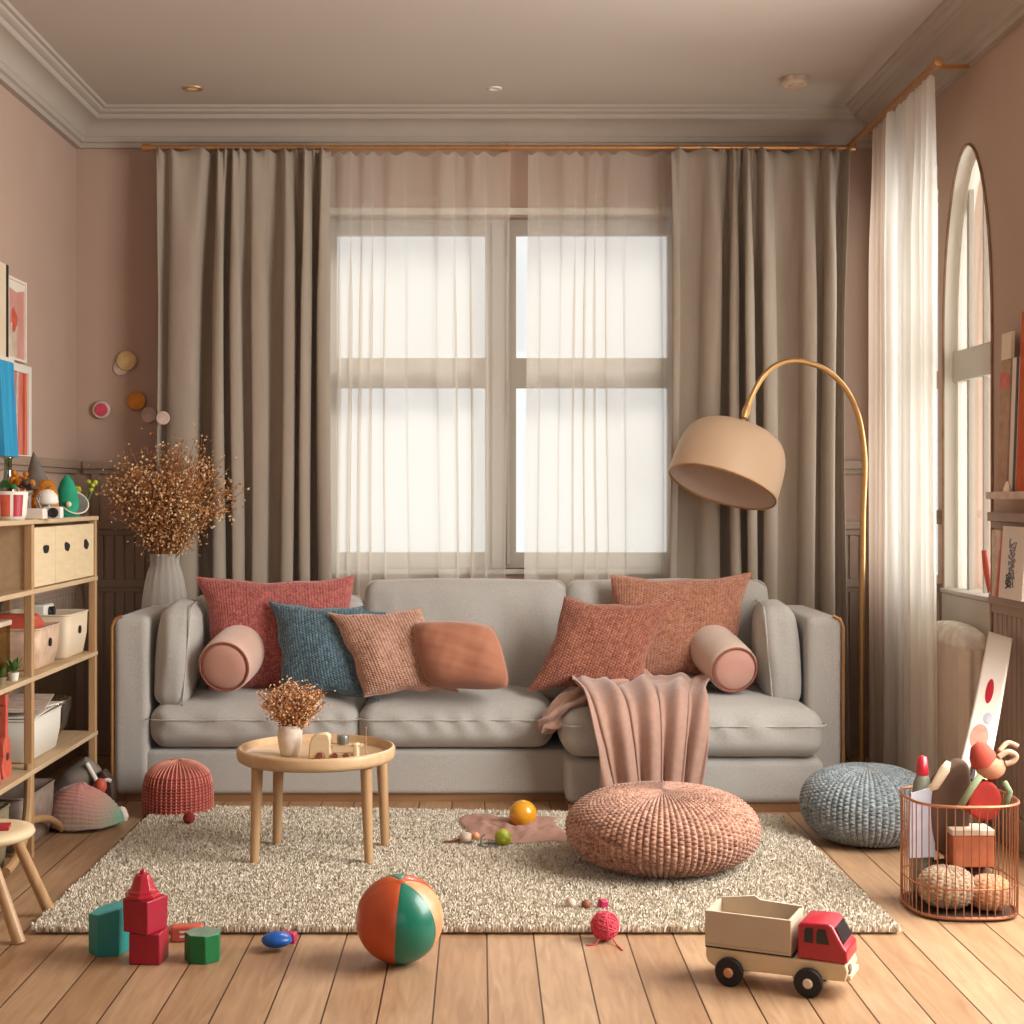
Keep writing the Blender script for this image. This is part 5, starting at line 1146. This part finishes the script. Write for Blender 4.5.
# picture ledge with boards
T = thing('picture_ledge', 'narrow cream picture ledge at the right photo edge', 'ledge', (1.93, 5.4, 1.28))
bm = B(); box(bm, 1.90, XR-.001, 5.17, 5.62, 1.285, 1.30); fin(bm, 'shelf', M['ledge'], T, bev=.003)
bm = B(); box(bm, 1.895, 1.902, 5.17, 5.62, 1.285, 1.312); fin(bm, 'lip', M['ledge'], T, bev=.002)
def board(label, y0, y1, z0, h, x, th, m, lean=4, cap=None, name='art_board', marks=()):
    T = thing(name, label, 'picture', (x, (y0+y1)/2, z0), (0, R(lean), 0))
    hy = (y1-y0)/2; bm = B(); box(bm, -th/2, th/2, -hy, hy, 0, h); fin(bm, 'panel', m, T, world=False, bev=.002)
    if cap: bm = B(); box(bm, -th/2-.001, th/2+.001, -hy, hy, h, h+cap[0]); fin(bm, 'cap_strip', cap[1], T, world=False, bev=.003)
    for pts_, m_, nm in marks:
        bm = B(); prism(bm, [(-hy+2*hy*a, h*b) for a, b in pts_], 'x', -th/2-.0012, -th/2-.0002); fin(bm, nm, m_, T, world=False)
    return T
board('tall pale tan board standing on the cream ledge', 5.50, 5.60, 1.301, .50, 1.935, .014, mat('tan_card', (190,156,132), .8, (160,120,96), 20, 1), 2, (.10, M['cream']), marks=(([(0,.8), (1,.78), (1,.92), (0,.88)], M['coral'], 'red_mark'),))
board('tall dark edged white board in the middle of the ledge', 5.42, 5.49, 1.301, .50, 1.94, .016, M['paper'], 2, None, marks=(([(0,0), (.35,0), (.35,1), (0,1)], M['darkbrown'], 'dark_edge'),))
board('tall orange painted board at the near end of ledge', 5.20, 5.41, 1.301, .66, 1.94, .018, M['orangepaint'], 2, None)
bm = B(); lathe(bm, [(0, 0), (.016, 0), (.014, .02), (.006, .045), (0, .05)], (1.912, 5.44, 1.301), 14); tag(fin(bm, 'ledge_cone', M['cream'], None, smooth=True, loc=(1.912, 5.44, 1.301)), 'small cream cone standing on ledge before the boards', 'ornament')
M['ink'] = mat('grey_blue_ink', (104,106,128), .9, (150,150,166), 70, 1); M['inkd'] = mat('dark_ink', (54,46,44), .9)
def squiggle(T, parent_off, pts, r, m, name='ink_drawing'):
    bm = B(); tube(bm, pts, r, 5); o = fin_auto(bm, name, m, T, world=False); return o
tb = board('white child drawing with blue grey scribble on the lower rail', 5.32, 5.56, .921, .265, 1.925, .010, M['paper'], 4)
hyp = .12
pts = [(-.0065, -.03-.035*math.cos(i*.9)*(1-.2*math.sin(i*.31))*.9+.03, .045+.165*i/60+.010*math.sin(i*1.7)) for i in range(61)]
squiggle(tb, None, pts, .0022, M['ink'])
pts = [(-.0065, .02+.03*math.sin(i*1.3), .04+.05*i/26+.008*math.cos(i*2.1)) for i in range(27)]
squiggle(tb, None, pts, .002, M['inkd'])
bm = B(); box(bm, 1.93, 1.975, 5.57, 5.66, .921, 1.17); o = fin(bm, 'book', M['ledge'], None, bev=.003, loc=(1.95, 5.61, .921)); tag(o, 'blush folder standing on the rail beside the child drawing', 'folder')
board('thin coral folder leaning between blush folder and drawing', 5.562, 5.58, .921, .24, 1.93, .03, M['coral'], 5, name='folder')
T = thing('rolled_umbrella', 'slim coral roll leaning on the arched window sill', 'roll', (1.94, 5.83, .91))
bm = B(); tube(bm, [(1.985, 5.84, .920), (1.985, 5.88, 1.01), (1.985, 5.905, 1.08)], [.008, .014, .011], 12); fin_auto(bm, 'roll', M['coral'], T)
bm = B(); tube(bm, [(1.985, 5.84, .925), (1.985, 5.837, .905)], .005, 8); fin_auto(bm, 'tip', M['cream'], T)
# long painted board standing in/behind the basket, leaning on the wall
T = thing('painted_board', 'long white painted board with red spot leaning on right wall', 'picture', (1.60, 5.05, .36))
def longboard():
    n_ = 30; base0, base1 = Vector((1.555, 4.99, .24)), Vector((1.64, 4.93, .24)); t0, t1 = Vector((1.90, 5.60, .79)), Vector((1.945, 5.48, .775))
    P = np.zeros((12, n_, 3))
    for i in range(12):
        u = i/11
        for j in range(n_):
            v = j/(n_-1); a = base0.lerp(base1, u); b = t0.lerp(t1, u); q = a.lerp(b, v); q = q+Vector((0, 0, -.03*math.sin(PI*v)))
            P[i, j] = q
    return grid_obj('sheet', P, M['paper'], T, thick=.006), P
lb, LP = longboard()
def bl(u, v, off=.005):
    i = u*11; j = v*29; i0 = int(min(10, i)); j0 = int(min(28, j)); fu, fv = i-i0, j-j0
    q = LP[i0, j0]*(1-fu)*(1-fv)+LP[i0+1, j0]*fu*(1-fv)+LP[i0, j0+1]*(1-fu)*fv+LP[i0+1, j0+1]*fu*fv; q = Vector(q)
    du = Vector(LP[11, j0]-LP[0, j0]); dv = Vector(LP[i0, min(29, j0+1)]-LP[i0, j0]); nrm = du.cross(dv).normalized()
    if nrm.y > 0: nrm = -nrm
    return q+nrm*off
def patch(cu, cv, ru, rv, m, nm, n_=20):
    bm = B(); c_ = bm.verts.new(bl(cu, cv, .0055)); rg_ = [bm.verts.new(bl(cu+ru*math.cos(2*PI*i/n_), cv+rv*math.sin(2*PI*i/n_), .0045)) for i in range(n_)]
    for i in range(n_): bm.faces.new((c_, rg_[i], rg_[(i+1)%n_]))
    fin(bm, nm, m, T)
patch(.5, .70, .15, .065, M['red'], 'red_spot'); patch(.45, .45, .33, .07, mat('salmon_wash', (222,150,130), .9), 'salmon_patch'); patch(.62, .56, .16, .03, M['artgrey'], 'blue_wash')
bm = B(); tube(bm, [bl(.5, .20, .006), bl(.52, .24, .006), bl(.48, .27, .006), bl(.55, .30, .006)], .009, 6); tube(bm, [bl(.2, .2, .006), bl(.8, .19, .006)], .002, 5); tube(bm, [bl(.55, .28, .006), bl(.8, .27, .006)], .003, 5); fin_auto(bm, 'ink_drawing', M['inkd'], T)

# ------------------------------------------------------------------ wire basket with toys
KX, KY = 1.505, 4.72
T = thing('wire_basket', 'rose gold wire basket filled with toys by right wall', 'basket', (KX, KY, 0))
def se(a, r=.165, n_=3.0):
    c_, s_ = math.cos(a), math.sin(a); k_ = (abs(c_)**n_+abs(s_)**n_)**(-1/n_); return KX+r*k_*c_, KY+r*k_*s_
def hoop(z, r, w_, name):
    bm = B(); tube(bm, [(*se(2*PI*i/64, r), z) for i in range(64)], w_, 8, closed=True); fin_auto(bm, name, M['copper'], T)
hoop(.352, .167, .0048, 'rim'); hoop(.012, .162, .005, 'base_ring'); hoop(.10, .163, .003, 'middle_ring')
bm = B()
for i in range(44):
    x, y = se(2*PI*(i+.5)/44, .165); tube(bm, [(x, y, .01), (x, y, .352)], .0019, 6)
fin_auto(bm, 'wires', M['copper'], T)
bm = B(); bmf = [bm.verts.new((*se(2*PI*i/48, .158), .008)) for i in range(48)]; bm.faces.new(bmf); o = fin(bm, 'bottom', M['darkbrown'], T); s = o.modifiers.new('t', 'SOLIDIFY'); s.thickness = .006
def inb(name, label, cat, dx, dy, z, **k): return thing(name, label, cat, (KX+dx, KY+dy, z), **k)
pouf('knitted_blanket', 'brown and cream woven ball low in the wire basket', (KX-.045, KY-.03, .016), .085, .12, 22, 18, .006, (190,166,136), (120,90,66), 15, sq=2.6, m='knit', cat='soft toy')
pouf('knitted_blanket', 'tan knitted roll beside the woven ball in basket', (KX+.078, KY-.06, .016), .062, .10, 18, 14, .005, (196,150,110), (160,110,74), 16, sq=3, m='knit', cat='soft toy')
t = inb('storage_box', 'orange brown box in the middle of the wire basket', 'box', .045, .035, .13); bm = B(); box(bm, -.065, .065, -.045, .05, 0, .10); fin(bm, 'box', mat('rust_card', (176,96,60), .8), t, world=False, bev=.004); bm = B(); box(bm, -.068, .068, -.048, .053, .1, .118); fin(bm, 'lid', M['ledge'], t, world=False, bev=.003)
t = inb('paper_card', 'grey white folded card standing at left basket rim', 'card', -.105, .04, .15, rot=R(10)); bm = B(); prism(bm, [(-.045, 0), (.045, 0), (.05, .225), (-.035, .205)], 'y', -.003, .003); fin(bm, 'card', M['artgrey'], t, world=False); bm = B(); prism(bm, [(-.045, .0), (.045, .0), (.05, .2), (-.035, .18)], 'y', .012, .016); fin(bm, 'back_leaf', M['paper'], t, world=False)
t = inb('canvas_bag', 'brown cloth bag sticking up from the basket', 'bag', .0, .075, .14)
bm = B(); prism(bm, [(-.07, 0), (.05, 0), (.06, .20), (.055, .33), (-.0, .31), (-.06, .26), (-.085, .20)], 'y', -.035, .035); soft(fin(bm, 'body', mat('brown_canvas', (98,74,56), .9, (80,58,44), 12, 1), t, world=False, bev=.015))
bm = B(); tube(bm, [(-.095, -.01, .21), (-.06, -.03, .235), (-.03, -.036, .29), (-.018, -.036, .315)], [.006, .014, .016, .008], 10); fin(bm, 'cream_trim', M['cream'], t, world=False, smooth=True)
t = inb('folded_blanket', 'dark brown folded cloth filling the bottom of the basket', 'blanket', .01, .07, .016)
rbox((t.location.x, t.location.y, .07), .115, .05, .05, .04, crown=(.02, 0), wr=.012, seed=5, name='cloth', m=mat('dark_brown_cloth', (92,66,50), .95), parent=t)
t = inb('toy_bottle', 'grey green bottle with red cap in the basket', 'bottle', -.085, .095, .02); bm = B(); lathe(bm, [(0, 0), (.034, 0), (.036, .02), (.036, .30), (.028, .36), (.016, .385)], t.location, 24); fin(bm, 'bottle', mat('grey_green_plastic', (128,130,112), .5), t, smooth=True)
bm = B(); lathe(bm, [(.018, .38), (.02, .39), (.014, .44), (0, .445)], t.location, 20); fin(bm, 'cap', M['red'], t, smooth=True)
# rag toy: red body with green/cream piping, peach head, scarf
t = inb('rag_doll', 'red rag toy with peach head leaning over basket rim', 'toy', .075, -.04, .24)
bm = B(); prism(bm, [(-.085, .10), (-.03, .185), (.03, .165), (.05, .10), (.02, .04), (-.05, .05)], 'y', -.03, .03); soft(fin(bm, 'body', mat('red_felt', (166,40,28), .9), t, world=False, bev=.014))
bm = B(); tube(bm, [(-.095, -.034, .09), (-.06, -.036, .15), (-.03, -.036, .192)], .011, 10); tube(bm, [(.05, -.03, .10), (.062, -.03, .14), (.045, -.03, .17)], .010, 10); fin(bm, 'piping', mat('sage_felt', (136,146,110), .9), t, world=False, smooth=True)
bm = B(); ball(bm, (.012, 0, .212), .046, 24, .85); fin(bm, 'head', mat('peach_felt', (206,142,110), .9), t, world=False, smooth=True)
bm = B(); lathe(bm, [(.042, 0), (.040, .03), (.026, .06), (0, .075)], (-.004, 0, .22), 20, axis=(-.35, 0, 1)); fin(bm, 'hat', mat('brick_felt', (178,70,52), .9), t, world=False, smooth=True)
bm = B(); tube(bm, smooth_path([Vector(v) for v in ((.03, -.02, .245), (.06, -.02, .262), (.085, -.02, .25), (.075, -.02, .232), (.05, -.02, .225))]), .009, 10); tube(bm, smooth_path([Vector(v) for v in ((.04, 0, .26), (.07, .01, .285), (.10, .0, .275))]), .008, 8); fin(bm, 'ears', mat('beige_felt', (196,160,132), .9), t, world=False, smooth=True)

# ------------------------------------------------------------------ light, world, camera
w = bpy.data.worlds.new('daylight'); SC.world = w; w.use_nodes = True
bg = w.node_tree.nodes['Background']; bg.inputs[0].default_value = lin((250, 252, 255)); bg.inputs[1].default_value = 1.4
def area(name, loc, rot, sx, sy, power, col):
    l = bpy.data.lights.new(name, 'AREA'); l.shape = 'RECTANGLE'; l.size = sx; l.size_y = sy; l.energy = power; l.color = col
    o = link(bpy.data.objects.new(name, l)); o.location = loc; o.rotation_euler = rot; return o
area('daylight_right_window', (XR+.35, 4.1, 1.9), (0, R(72), 0), 2.1, 2.4, 290, (1, .97, .92))
area('daylight_corner_windows', (XR+.55, 6.6, 1.8), (0, R(90), 0), 2.2, 1.8, 70, (1, .99, .97))
sl = bpy.data.lights.new('sun', 'SUN'); sl.energy = 5.0; sl.angle = R(22); sl.color = (1, .96, .9)
so_ = link(bpy.data.objects.new('sun', sl)); so_.location = (1, 12, 6); so_.rotation_euler = (Vector((-.28, -1, -.75))).to_track_quat('-Z', 'Y').to_euler()
cam = bpy.data.cameras.new('camera'); co = link(bpy.data.objects.new('camera', cam)); co.location = (0, 0, EYE); co.rotation_euler = (R(90), 0, 0)
cam.sensor_width = 36; cam.sensor_fit = 'HORIZONTAL'; cam.lens = 36*F/1024; cam.shift_x = 32/1024; cam.shift_y = -17/1024; cam.clip_start = .05
SC.camera = co
SC.view_settings.view_transform = 'Standard'; SC.view_settings.look = 'None'; SC.view_settings.gamma = 1; SC.view_settings.exposure = -.28; SC.view_settings.use_curve_mapping = False
SC.cycles.use_denoising = True; SC.cycles.max_bounces = 10; SC.cycles.transparent_max_bounces = 24; SC.cycles.diffuse_bounces = 5
